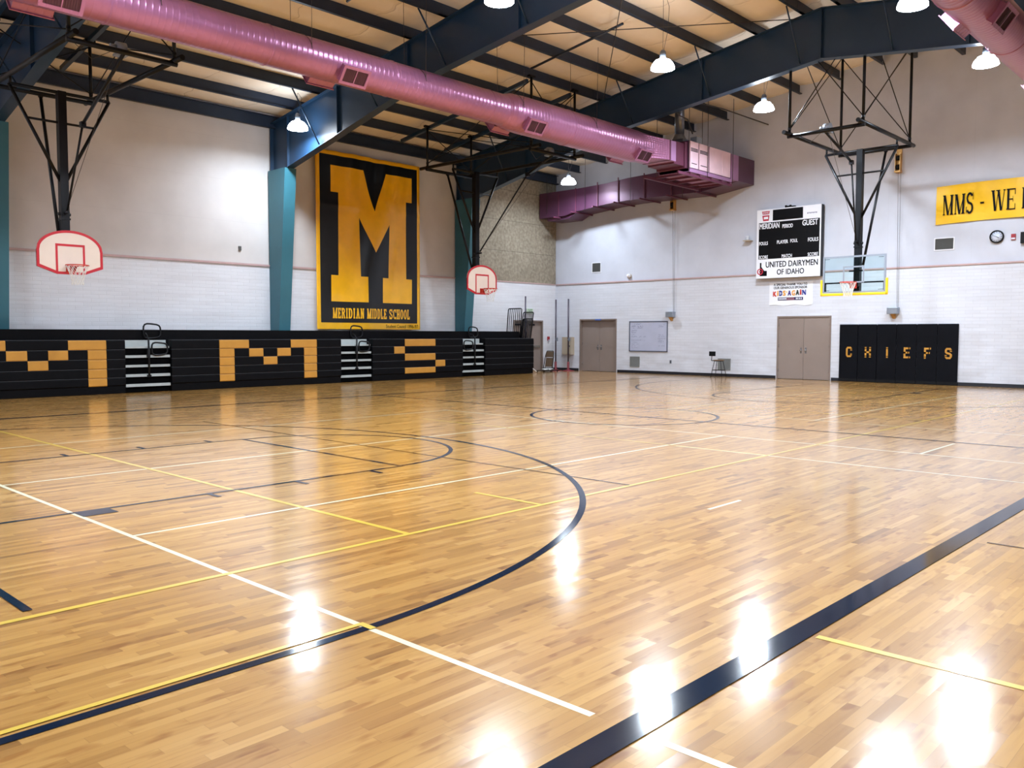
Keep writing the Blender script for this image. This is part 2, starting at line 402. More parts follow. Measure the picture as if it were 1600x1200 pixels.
        if recalc:
            bm = bmesh.new(); bm.from_mesh(me); bmesh.ops.recalc_face_normals(bm, faces=bm.faces); bm.to_mesh(me); bm.free()
        me.update()
        if parent is not None:
            ob.parent = parent
            if not local: ob.location = -WP.get(parent.name, Vector((0, 0, 0)))
        WP[ob.name] = Vector((0, 0, 0)) if parent is not None else off
        if bevel:
            md = ob.modifiers.new('bevel', 'BEVEL'); md.width = bevel; md.segments = 2; md.limit_method = 'ANGLE'
        return ob
WP = {}
def tag(o, label=None, cat=None, group=None, kind=None):
    if label: o['label'] = label
    if cat: o['category'] = cat
    if group: o['group'] = group
    if kind: o['kind'] = kind
    return o
def thing(name, loc, label, cat, group=None, rz=0.0):
    o = bpy.data.objects.new(name, None); COL.objects.link(o); o.location = loc; o.rotation_euler = (0, 0, rz)
    o.empty_display_size = 0.2; WP[o.name] = Vector(loc)
    return tag(o, label, cat, group)
def struct(name, mb, mats, parent=None, **kw):
    o = mb.build(name, mats, parent, **kw)
    if parent is None: o['kind'] = 'structure'
    return o
def arc(cx, cy, rx, ry, a0, a1, n=12):
    return [(cx+rx*math.cos(math.radians(a0+(a1-a0)*k/n)), cy+ry*math.sin(math.radians(a0+(a1-a0)*k/n))) for k in range(n+1)]

# ------------------------------------------------------------------ lettering: 2D polygons in a unit-height box
def ribbon(path, wd):
    """list of quads following a polyline with constant width"""
    out = []; N = len(path); L = []; Rr = []
    for j in range(N):
        a = Vector(path[max(0, j-1)]); b = Vector(path[min(N-1, j+1)]); c = Vector(path[j])
        if j in (0, N-1): d = (b-a).normalized(); nrm = Vector((-d.y, d.x)); k = 1
        else:
            d1 = (c-a).normalized(); d2 = (b-c).normalized(); n1 = Vector((-d1.y, d1.x)); n2 = Vector((-d2.y, d2.x))
            nrm = (n1+n2); nrm = nrm.normalized() if nrm.length > 1e-6 else n1; k = 1/max(0.4, nrm.dot(n1))
        L.append(c+nrm*wd*k/2); Rr.append(c-nrm*wd*k/2)
    for j in range(N-1): out.append([L[j], L[j+1], Rr[j+1], Rr[j]])
    return [[(p.x, p.y) for p in q] for q in out]
def rect(x0, y0, x1, y1): return [(x0, y0), (x1, y0), (x1, y1), (x0, y1)]
def ring(cx, cy, rx, ry, tx, ty, a0, a1, n=12):
    o = arc(cx, cy, rx, ry, a0, a1, n); i = arc(cx, cy, rx-tx, ry-ty, a0, a1, n)
    return [[o[k], o[k+1], i[k+1], i[k]] for k in range(n)]
def diag(x0, y0, x1, y1, wd): return [(x0, y0), (x0+wd, y0), (x1+wd, y1), (x1, y1)]
def serif_glyph(ch, w, t, h, s, o):
    """w width, t thick stem, h thin stroke, s serif height, o serif overhang -> polygons"""
    def sf(x, wd, top=True, bot=True):
        r = []
        if bot: r.append(rect(x-o, 0, x+wd+o, s))
        if top: r.append(rect(x-o, 1-s, x+wd+o, 1))
        return r
    if ch == 'I': return [rect(w/2-t/2, 0, w/2+t/2, 1)] + sf(w/2-t/2, t)
    if ch == 'M':
        a = min(h*1.3, t)
        return [rect(o, 0, o+a, 1), rect(w-o-t, 0, w-o, 1), diag(o, 1, w/2-t/2, 0.0, t), diag(w-o-a, 1, w/2-a/2, 0.0, a)] + sf(o, a) + sf(w-o-t, t)
    if ch == 'W':
        return [diag(o, 1, w*0.3-t/2, 0, t), diag(w/2-h/2, 1, w*0.3-h/2+t*0.3, 0, h), diag(w/2-t/2, 1, w*0.72-t/2, 0, t), diag(w-o-h, 1, w*0.72-h/2+t*0.3, 0, h), rect(0, 1-s, o*2+t, 1), rect(w/2-t, 1-s, w/2+t*.8, 1), rect(w-2*o-h, 1-s, w, 1)]
    if ch == 'N': return [rect(o, 0, o+h, 1), rect(w-o-h, 0, w-o, 1), diag(o, 1, w-o-t, 0, t)] + sf(o, h) + [rect(w-2*o-h, 1-s, w, 1)]
    if ch == 'E': return [rect(o, 0, o+t, 1), rect(0, 0, w, s), rect(0, 1-s, w, 1), rect(o, .5-s/2, w*.75, .5+s/2), rect(w-h*.8, 0, w, .28), rect(w-h*.8, .72, w, 1), rect(w*.75-h*.5, .36, w*.75, .64)]
    if ch == 'L': return [rect(o, 0, o+t, 1), rect(0, 0, w, s), rect(0, 1-s, o*2+t, 1), rect(w-h*.8, 0, w, .3)]
    if ch == 'H': return [rect(o, 0, o+t, 1), rect(w-o-t, 0, w-o, 1), rect(o, .5-s/2, w-o, .5+s/2)] + sf(o, t) + sf(w-o-t, t)
    if ch == 'D': return [rect(o, 0, o+t, 1), rect(0, 0, w*.55, s), rect(0, 1-s, w*.55, 1)] + ring(w*.5, .5, w*.5, .5, t, s, -90, 90)
    if ch == 'R': return [rect(o, 0, o+t, 1), rect(0, 1-s, w*.55, 1), rect(o, .46, w*.55, .46+s), rect(0, 0, 2*o+t, s), diag(w*.5-t*.2, .5, w-t, 0, t), rect(w-t-o*.3, 0, w, s)] + ring(w*.5, .73, w*.44, .27, t, s, -90, 90)
    if ch == 'A': return [diag(w/2-t*.5, 1, w-o-t, 0, t), diag(w/2-h*.5, 1, o, 0, h), rect(w*.25, .3, w*.72, .3+s*.8), rect(0, 0, 2*o+h, s), rect(w-2*o-t, 0, w, s), rect(w/2-t*.7, 1-s, w/2+t*.6, 1)]
    if ch == 'C': return ring(w*.52, .5, w*.5, .5, t, s, 48, 312, 18) + [rect(w-h*.9, .66, w, 1), rect(w-h*.9, 0, w, .26)]
    if ch == 'O': return ring(w*.5, .5, w*.5, .5, t, s, 0, 360, 24)
    if ch == 'S':
        p = arc(w*.5, .74, w*.5-t*.45, .26-s*.5, 25, 250, 10) + arc(w*.5, .26, w*.5-t*.45, .26-s*.5, 70, -155, 10)
        return ribbon(p, t*.85) + [rect(w-h*.8, .66, w, 1), rect(0, 0, h*.8, .34)]
    if ch == '-': return [rect(w*.15, .42, w*.85, .42+s*1.6)]
    return []
def serif_text(s, wd, t, h, sr, o, gap=0.12, space=0.45, wmap={}):
    x = 0; out = []
    for ch in s:
        if ch == ' ': x += space; continue
        w_ = wmap.get(ch, wd)
        out += [[(px+x, py) for px, py in q] for q in serif_glyph(ch, w_, t, h, sr, o)]
        x += w_+gap
    return out, x-gap
BLOCK = {'C': [[(1, .78), (1, .85), (.8, 1), (.2, 1), (0, .85), (0, .15), (.2, 0), (.8, 0), (1, .15), (1, .22)]],
         'H': [[(0, 0), (0, 1)], [(1, 0), (1, 1)], [(0, .5), (1, .5)]], 'I': [[(.5, 0), (.5, 1)]],
         'E': [[(1, 1), (0, 1), (0, 0), (1, 0)], [(0, .52), (.8, .52)]], 'F': [[(1, 1), (0, 1), (0, 0)], [(0, .52), (.8, .52)]],
         'S': [[(1, .78), (1, .85), (.8, 1), (.2, 1), (0, .85), (0, .65), (.2, .54), (.8, .46), (1, .35), (1, .15), (.8, 0), (.2, 0), (0, .15), (0, .22)]]}
def block_text(ch, w_, h_, wd):
    out = []
    for path in BLOCK[ch]:
        pts = [((px-0.5)*(w_-wd), (py-0.5)*(h_-wd)) for px, py in path]
        # square the free ends
        out += ribbon(pts, wd)
        for e in (pts[0], pts[-1]): out.append(rect(e[0]-wd/2, e[1]-wd/2, e[0]+wd/2, e[1]+wd/2))
    return out
def plane_poly(mb, polys, fn):
    for q in polys: mb.face([fn(px, py) for px, py in q])
def font_mesh(mb, s, x0, x1, y0, y1, fn, bold=0.0):
    """built-in sans letters stretched into the rectangle x0..x1, y0..y1, mapped by fn(x, y)"""
    cu = bpy.data.curves.new('t', 'FONT'); cu.body = s; cu.size = 1; cu.resolution_u = 3; cu.fill_mode = 'FRONT'
    ob = bpy.data.objects.new('t', cu); COL.objects.link(ob)
    dg = bpy.context.evaluated_depsgraph_get(); dg.update()
    me = bpy.data.meshes.new_from_object(ob.evaluated_get(dg))
    if len(me.vertices):
        xs = [v.co.x for v in me.vertices]; ys = [v.co.y for v in me.vertices]
        a, b, c, d = min(xs), max(xs), min(ys), max(ys)
        g = bold*(y1-y0)
        for ci, (ox, oy) in enumerate(((0, 0),) if not bold else ((0, 0), (g, 0), (g, g*.6), (0, g*.6))):
            i = len(mb.v)
            for v in me.vertices:
                mb.v.append(tuple(Vector((0.0004*ci, -0.0004*ci, 0)) + Vector(fn(x0+ox+(v.co.x-a)/(b-a)*(x1-x0-g), y0+oy+(v.co.y-c)/(d-c)*(y1-y0-g*.6)))))
            for pl in me.polygons:
                mb.f.append(tuple(i+k for k in pl.vertices)); mb.sm.append(False); mb.mi.append(0)
    bpy.data.objects.remove(ob); bpy.data.curves.remove(cu); bpy.data.meshes.remove(me)

# ================================================================== SETTING
# ---- floor with its painted court lines
fl = MB(); fl.box(XL-0.3, XR+0.3, YF-0.3, YB+0.3, -0.3, 0.0)
_z = [0.0]
def lz(): _z[0] += 0.00006; return 0.0008 + _z[0]
def line_y(x, y0, y1, wd, mi): z = lz(); fl.face([(x-wd/2, y0, z), (x+wd/2, y0, z), (x+wd/2, y1, z), (x-wd/2, y1, z)], mi=mi)
def line_x(y, x0, x1, wd, mi): z = lz(); fl.face([(x0, y-wd/2, z), (x1, y-wd/2, z), (x1, y+wd/2, z), (x0, y+wd/2, z)], mi=mi)
def arc_l(cx, cy, r, a0, a1, wd, mi, n=64):
    z = lz()
    for k in range(n):
        a, b = (math.radians(a0+(a1-a0)*(k+j)/n) for j in (0, 1)); q = []
        for rr, an in ((r-wd/2, a), (r+wd/2, a), (r+wd/2, b), (r-wd/2, b)): q.append((cx+rr*math.cos(an), cy+rr*math.sin(an), z))
        fl.face(q, mi=mi)
CX, CY = -9.57, 13.27
B, W_, Yl, T = 1, 2, 3, 4
line_x(2.69, -15.6, -2.08, 0.04, W_); line_x(2.69, -1.78, 2.0, 0.04, W_)
line_x(11.65, -12.9, -2.1, 0.04, W_); line_x(14.9, -12.9, -2.1, 0.04, W_)
line_x(10.12, -6.4, -2.1, 0.035, W_); line_x(23.9, -15.6, -2.1, 0.04, W_)
for x in (-6.53, -9.67, -12.8): line_y(x, 2.69, 11.65, 0.04, W_); line_y(x, 14.9, 23.9, 0.04, W_)
line_y(-3.68, 11.65, 13.1, 0.04, W_); line_y(-3.85, 6.63, 7.2, 0.035, W_)
line_x(4.2, -15.6, -5.07, 0.05, Yl); line_x(4.2, -1.8, 3.0, 0.05, Yl)
line_x(10.15, -11.8, -5.05, 0.045, Yl); line_x(22.3, -15.6, -5.07, 0.05, Yl); line_x(16.3, -14.1, -5.07, 0.045, Yl)
line_y(-5.05, -0.9, 27.0, 0.05, Yl); line_x(5.76, -5.92, -5.05, 0.05, Yl); line_x(20.8, -5.92, -5.05, 0.05, Yl)
line_x(7.14, -14.2, -5.07, 0.032, T); line_x(7.0, -1.72, 1.0, 0.03, T); line_x(19.4, -14.2, -5.07, 0.032, T)
line_x(CY, -17.18, -1.95, 0.07, B)
arc_l(CX, CY, 1.76, 0, 360, 0.06, B)
for sgn in (1, -1):
    yy = lambda v: v if sgn == 1 else 2*CY - v
    ya, yb = sorted((yy(0.5), yy(6.33)))
    line_y(CX-1.83, ya, yb, 0.05, B); line_y(CX+1.83, ya, yb, 0.05, B); line_x(yy(6.33), CX-1.855, CX+1.855, 0.05, B)
    arc_l(CX, yy(6.35), 1.80, 0 if sgn == 1 else 180, 180 if sgn == 1 else 360, 0.055, B)
    arc_l(CX, yy(2.40), 6.0, 0 if sgn == 1 else 180, 180 if sgn == 1 else 360, 0.06, B, 96)
    for s2 in (1, -1):
        ya, yb = sorted((yy(0.5), yy(2.42))); line_y(CX+6.0*s2, ya, yb, 0.06, B)
        for y_ in (3.93, 4.90, 5.86): line_x(yy(y_), *sorted((CX+s2*1.83, CX+s2*2.06)), 0.05, B)
        a_, b_ = sorted((yy(2.70), yy(2.99))); z = lz(); xa, xb = sorted((CX+s2*1.83, CX+s2*2.06)); fl.face([(xa, a_, z), (xb, a_, z), (xb, b_, z), (xa, b_, z)], mi=B)
line_y(-3.645, -0.6, 2.71, 0.035, Yl); line_x(2.70, -3.66, -3.54, 0.04, Yl)
line_x(1.55, -7.2, -5.17, 0.05, B)
line_y(-1.89, -1.2, 28.0, 0.135, B)
line_y(-17.18, 0.45, 26.1, 0.12, B); line_x(0.45, -17.2, -1.9, 0.05, B); line_x(26.09, -17.2, -1.9, 0.05, B)
struct('floor', fl, [M['floor'], M['lineblk'], M['linewht'], M['lineyel'], M['linethin']], recalc=False)

# ---- walls
D1 = (-22.55, -20.64, 2.17); D2 = (-13.72, -11.80, 2.18); D3 = (25.45, 27.28, 2.12)   # door openings
wb = MB()
for x0, x1 in ((XL-0.3, D1[0]), (D1[1], D2[0]), (D2[1], XR+0.3)): wb.box(x0, x1, YB, YB+0.35, 0, LEDGE)
for d in (D1, D2): wb.box(d[0], d[1], YB, YB+0.35, d[2], LEDGE); wb.box(d[0], d[1], YB+0.22, YB+0.35, 0, d[2])
i0 = len(wb.f)
wb.prism([(XL-0.3, LEDGE), (XR+0.3, LEDGE), (XR+0.3, 8.6), (RX, 10.75), (XL-0.3, 8.6)], YB+0.04, YB+0.35, 'y')
for k in range(i0, len(wb.f)): wb.mi[k] = 1
struct('wall_back', wb, [M['block_x'], M['pan_x']])
wl = MB()
wl.box(XL-0.35, XL, YF-0.3, D3[0], 0, LEDGE); wl.box(XL-0.35, XL, D3[1], YB, 0, LEDGE); wl.box(XL-0.35, XL, D3[0], D3[1], D3[2], LEDGE)
wl.box(XL-0.35, XL-0.22, D3[0], D3[1], 0, D3[2])
i0 = len(wl.f); wl.box(XL-0.35, XL-0.04, YF-0.3, 22.5, LEDGE, 8.6)
for k in range(i0, len(wl.f)): wl.mi[k] = 1
i0 = len(wl.f); wl.box(XL-0.35, XL-0.01, 22.5, YB+0.02, LEDGE, 8.6)
for k in range(i0, len(wl.f)): wl.mi[k] = 2
struct('wall_left', wl, [M['block_y'], M['pan_y'], M['osb']])
wr = MB(); wr.box(XR, XR+0.35, YF-0.3, YB+0.3, 0, 8.4); struct('wall_right', wr, [M['pan_y']])
wf = MB(); wf.prism([(XL-0.3, 0), (XR+0.3, 0), (XR+0.3, 8.6), (RX, 10.75), (XL-0.3, 8.6)], YF-0.35, YF, 'y'); struct('wall_front', wf, [M['pan_x']])

# ---- ledges where the blocks end, rubber skirting
t1 = MB(); t1.box(XL-0.02, XL+0.035, YF, 22.5, LEDGE-0.025, LEDGE+0.03); t1.box(XL-0.02, XL+0.02, 22.5, YB-0.05, LEDGE-0.02, LEDGE+0.02); struct('trim_1', t1, M['ledge'])
t2 = MB(); t2.box(XL+0.04, XR-0.02, YB-0.035, YB+0.02, LEDGE-0.025, LEDGE+0.02); struct('trim_2', t2, M['ledge'])
b1 = MB()
for x0, x1 in ((XL+0.02, D1[0]-0.05), (D1[1]+0.05, D2[0]-0.03), (D2[1]+0.03, XR-0.02)): b1.box(x0, x1, YB-0.012, YB, 0.001, 0.105)
struct('baseboard_back', b1, M['base'])
b2 = MB(); b2.box(XL, XL+0.012, D3[1]+0.06, YB-0.02, 0.001, 0.105); struct('baseboard_left', b2, M['base'])

# ---- ceiling: white-faced insulation draped over the purlins
PX = [RX-0.53-1.362*k for k in range(10)]
PXL = sorted(PX); PXR = sorted(2*RX-x for x in PX)
cuts = [XL-0.1] + PXL + PXR + [XR+0.1]
def ceil_z(x, y):
    zt = 10.15 - 0.15*abs(x-RX) + PUR + 0.012
    for a, b in zip(cuts[:-1], cuts[1:]):
        if a <= x <= b:
            u = (x-a)/(b-a); sg = math.sin(PI*u)**0.8; wdt = min(1.0, (b-a)/1.36)
            break
    else: return zt
    near = min(abs(y-f) for f in FR+[YF-0.5, YB+0.5]); pinch = 1 - 0.75*math.exp(-(near/0.45)**2)
    ph = 0.7*math.sin(a*3.1)
    seam = abs(math.sin((y+ph+0.25*math.sin(3*u+a))*PI/1.83))
    return zt - sg*wdt*pinch*(0.075 + 0.045*seam + 0.02*math.sin(2.3*y+5*a)*math.sin(1.1*y+a))
cm = MB(); xs = []
for a, b in zip(cuts[:-1], cuts[1:]):
    nn = 7 if (b-a) > 1.2 else 4
    xs += [a+(b-a)*k/nn for k in range(nn)]
xs.append(cuts[-1]); NY = 150; ys = [YF-0.2+(YB-YF+0.4)*k/NY for k in range(NY+1)]
for y in ys:
    for x in xs: cm.v.append((x, y, ceil_z(x, y)))
for j in range(NY):
    for i in range(len(xs)-1):
        k = j*len(xs)+i; cm.f.append((k, k+1, k+1+len(xs), k+len(xs))); cm.sm.append(True); cm.mi.append(0)
ce = struct('ceiling', cm, M['insul'], recalc=False)
md = ce.modifiers.new('roof_thickness', 'SOLIDIFY'); md.thickness = 0.15; md.offset = 1.0

# ---- doors
def door_pair(name, x0, x1, zt, leafy, bars):
    """double door in the back wall: frame, two leaves, knobs"""
    f = MB(); fw = 0.055
    f.box(x0, x0+fw, YB-0.02, YB+0.2, 0.0, zt); f.box(x1-fw, x1, YB-0.02, YB+0.2, 0.0, zt); f.box(x0+fw, x1-fw, YB-0.02, YB+0.2, zt-fw, zt)
    d = struct(name, f, M['taupe2'])
    mid = (x0+x1)/2; off = -d.location
    WP[d.name] = d.location.copy()
    for a, b, sd in ((x0+fw, mid-0.004, 1), (mid+0.004, x1-fw, -1)):
        lf = MB(); lf.box(a, b, leafy, leafy+0.045, 0.012, zt-fw-0.004)
        if bars: lf.box(a, b, leafy-0.006, leafy, 1.02, 1.055)
        o = lf.build('door_leaf', M['taupe'], d)
        k = MB(); xk = mid - sd*0.085
        k.lathe((xk, leafy, 1.0), [(0.0, -0.075), (0.024, -0.045), (0.03, -0.05), (0.018, -0.035), (0.012, -0.01), (0.034, 0.0)], 12, 'y')
        k.box(xk-0.03, xk+0.03, leafy-0.004, leafy, 0.9, 1.1)
        k.build('door_handle', M['chrome'], o)
        hg = MB()
        for z in (0.25, 1.1, zt-0.35):
            xh = a+0.004 if sd == 1 else b-0.004
            hg.tube((xh, leafy-0.012, z), (xh, leafy-0.012, z+0.1), 0.009, 8)
        hg.build_each('hinge', M['chrome'], o)
    return d
door1 = door_pair('door_1', D1[0], D1[1], D1[2], YB+0.12, True)
bx = MB(); bx.box(-21.72, -21.42, YB-0.04, YB-0.021, 2.115, 2.165); bx.build('blue_notice', P('blue_sign', (70, 110, 190), 0.5), door1)
door_pair('door_2', D2[0], D2[1], D2[2], YB+0.01, False)
f = MB(); f.box(XL-0.2, XL+0.02, D3[0], D3[0]+0.055, 0, D3[2]); f.box(XL-0.2, XL+0.02, D3[1]-0.055, D3[1], 0, D3[2]); f.box(XL-0.2, XL+0.02, D3[0]+0.055, D3[1]-0.055, D3[2]-0.055, D3[2])
d3 = struct('door_3', f, M['taupe2']); WP[d3.name] = d3.location.copy()
for a, b in ((D3[0]+0.055, 26.36), (26.368, D3[1]-0.055)):
    lf = MB(); lf.box(XL-0.12, XL-0.075, a, b, 0.012, D3[2]-0.06); o = lf.build('door_leaf', M['taupe'], d3)
    pb = MB(); pb.box(XL-0.075, XL-0.03, a+0.08, b-0.08, 0.98, 1.06); pb.build('push_bar', M['chrome'], o)
    cl = MB(); cl.box(XL-0.075, XL-0.02, a+0.1, a+0.42, 1.9, 1.97); cl.build('door_closer', M['blacksteel'], o)

# ================================================================== STEEL FRAMES AND ROOF FRAMING
PROF = [(-23.60, 0.0), (-22.98, 6.60), (-18.0, 7.70), (-16.05, 8.08), (-11.4, 8.64), (RX, 8.84)]
def bot(x):
    if x > RX: x = 2*RX-x
    for (xa, za), (xb, zb) in zip(PROF[1:-1], PROF[2:]):
        if xa <= x <= xb: return za+(zb-za)*(x-xa)/(xb-xa)
    return 6.6
def mirror(p): return (2*RX-p[0], p[1])
frame_names = ['nearest steel roof frame crossing above the first hanging hoop, at the left picture edge',
               'middle navy steel roof frame with its teal column left of the big letter banner',
               'farthest navy steel roof frame, its teal column standing behind the small far hoop']
for fi, Y0 in enumerate(FR):
    root = thing('steel_roof_frame', ((XL+XR)/2, Y0, 0), frame_names[fi], 'roof frame', 'rigid steel roof frames')
    web = MB()
    left = [(-23.86, 0.0)] + PROF
    poly = left + [mirror(p) for p in reversed(PROF[:-1])] + [mirror((-23.86, 0.0)), mirror((-23.86, ztop(-23.86)-0.02)), (RX, ztop(RX)-0.02), (-23.86, ztop(-23.86)-0.02)]
    # build the web as convex strips so it shades cleanly
    for mfun in (lambda p: p, mirror):
        q = [mfun(p) for p in [(-23.86, 0.0), (-23.60, 0.0), (-22.98, 6.60), (-23.86, 6.60)]]; web.prism(q, Y0-0.007, Y0+0.007, 'y')
        bx_ = [-23.86] + [p[0] for p in PROF[1:]]
        bz_ = [6.60] + [p[1] for p in PROF[1:]]
        for k in range(len(bx_)-1):
            q = [mfun(p) for p in [(bx_[k], bz_[k]), (bx_[k+1], bz_[k+1]), (bx_[k+1], ztop(bx_[k+1])-0.02), (bx_[k], ztop(bx_[k])-0.02)]]
            web.prism(q, Y0-0.007, Y0+0.007, 'y')
    web.build('web_plate', M['steel'], root)
    FW = 0.13
    def strip(mb, pts, th, up):
        for (xa, za), (xb, zb) in zip(pts[:-1], pts[1:]):
            d = Vector((xb-xa, zb-za)).normalized(); nx, nz = -d.y*th*up, d.x*th*up
            mb.prism([(xa, za), (xb, zb), (xb+nx, zb+nz), (xa+nx, za+nz)], Y0-FW, Y0+FW, 'y')
    inner = PROF + [mirror(p) for p in reversed(PROF[:-1])]
    fb = MB(); strip(fb, inner, 0.02, -1); fb.build('inner_flange', M['steel'], root)
    ft = MB(); strip(ft, [(-23.86, ztop(-23.86)), (RX, ztop(RX)), mirror((-23.86, ztop(-23.86)))], 0.018, -1)
    ft.box(-23.88, -23.86, Y0-FW, Y0+FW, 0, ztop(-23.86)); ft.box(2*RX+23.86, 2*RX+23.88, Y0-FW, Y0+FW, 0, ztop(-23.86)); ft.build('outer_flange', M['steel'], root)
    for x in (-22.98, -20.4, -17.3, -13.4, RX, 2*RX+13.4, 2*RX+17.3, 2*RX+22.98):
        st = MB(); hw = 0.09 if x != RX else 0.125
        st.box(x-0.008, x+0.008, Y0-hw, Y0+hw, bot(x)+0.01, ztop(x)-0.03)
        st.build('stiffener', M['steel'], root)
    for k, x in enumerate(PXL[1:] + PXR[:-1]):
        if k % 2: continue
        br = MB()
        for s in (-1, 1): br.tube((x-0.05, Y0+s*0.07, bot(x)+0.05), (x-0.05, Y0+s*0.95, ztop(x)+0.03), 0.022, 6)
        br.build_each('flange_brace', M['steel'], root)
    cv = MB()
    for mfun in (lambda p: p, mirror):
        cv.prism([mfun(p) for p in [(-23.885, 0.0), (-23.54, 0.0), (-22.93, 6.58), (-23.885, 6.58)]], Y0-0.2, Y0+0.2, 'y')
    cv.build_each('column_cover', M['teal'], root)

# purlins: Z shaped, one long member each
ORD = ['first', 'second', 'third', 'fourth', 'fifth', 'sixth', 'seventh', 'eighth', 'ninth', 'tenth']
def purlin(x, label, flip=1):
    mb = MB(); z0 = ztop(x)+0.003; z1 = z0+PUR
    for k, (a, b) in enumerate(((YF+0.02, FR[0]+0.4), (FR[0]-0.4, FR[1]+0.4), (FR[1]-0.4, FR[2]+0.4), (FR[2]-0.4, YB-0.02))):
        o = 0.004*(k % 2)
        mb.box(x-0.003+o, x+0.003+o, a, b, z0, z1); mb.box(x, x+0.09*flip+o, a, b, z0, z0+0.006); mb.box(x, x-0.09*flip+o, a, b, z1-0.006, z1)
        mb.box(x+0.087*flip, x+0.093*flip, a, b, z0, z0+0.025)
    tag(mb.build('roof_purlin', M['purlin']), label, 'purlin', 'roof purlins running down the hall')
for k, x in enumerate(reversed(PXR)): purlin(x, '%s dark roof purlin out from the right-hand wall, on the slope past the ridge' % ORD[k], -1)
for k, x in enumerate(PXL): purlin(x, '%s dark roof purlin out from the bleacher wall, under the beige insulation' % ORD[k])
for x, s, lb in ((XL+0.06, 1, 'deep dark eave strut along the top of the bleacher wall'), (XR-0.06, -1, 'deep dark eave strut along the top of the right-hand wall')):
    mb = MB(); a = x; z1 = ztop(x)+PUR-0.10; z0 = ztop(x)+PUR-0.47
    mb.box(a-0.004, a+0.004, YF+0.02, YB-0.02, z0, z1); mb.box(a, a+s*0.12, YF+0.02, YB-0.02, z0, z0+0.008); mb.box(a+s*0.112, a+s*0.12, YF+0.02, YB-0.02, z0, z0+0.05)
    mb.box(a-0.03, a+0.1*s, YF+0.02, YB-0.02, z1-0.01, z1)
    tag(mb.build('eave_strut', M['purlin']), lb, 'purlin')

def roof_bar(y, x0, x1, r, label, sq=True, drop=0.0, name='cross_strut'):
    mb = MB()
    if sq:
        q = []
        for x in (x0, x1): q.append((x, ztop(x)-drop))
        h = 0.11
        mb.prism([(q[0][0], q[0][1]-h), (q[1][0], q[1][1]-h), q[1], q[0]], y-0.05, y+0.05, 'y')
    else: mb.tube((x0, y, ztop(x0)-drop), (x1, y, ztop(x1)-drop), r, 8)
    tag(mb.build(name, M['steel'] if sq else M['purlin']), label, 'strut', 'struts clamped across the purlins')
roof_bar(18.9, -23.0, -17.2, .05, 'square navy strut under the purlins above the far left hoop')
roof_bar(20.9, -23.0, -17.2, .05, 'navy strut beside the far steel frame above the far left hoop')
roof_bar(6.05, -23.0, -16.0, .05, 'navy strut above the near left hoop, next to the nearest steel frame')
roof_bar(8.05, -23.0, -16.0, .05, 'short navy strut across purlins above the near left hoop, seen under the duct')
roof_bar(11.9, -16.4, -14.2, .03, 'thin dark rod across the purlins just left of the brightest top lamp', False, 0.05)
roof_bar(18.4, -16.6, -13.4, .035, 'thin dark strut across two purlins in the middle bay', False, 0.03)
roof_bar(25.0, -17.0, -13.0, .05, 'navy strut carrying the heater beside the back wall')
roof_bar(25.0, -10.9, -7.2, .05, 'navy strut carrying the far main hoop frame near the ridge')
for a, b, lb in (((-16.9, 14.7, ztop(-16.9)-0.06), (-10.4, 22.2, ztop(-10.4)-0.1), 'thin wind brace rod running from the middle frame up to the ridge'),
                 ((-16.9, 22.2, ztop(-16.9)-0.06), (-10.4, 14.7, ztop(-10.4)-0.1), 'thin wind brace rod crossing the other one under the middle bay')):
    mb = MB(); mb.tube(a, b, 0.012, 6); tag(mb.build('brace_rod', M['wire']), lb, 'brace rod', 'crossed wind brace rods')

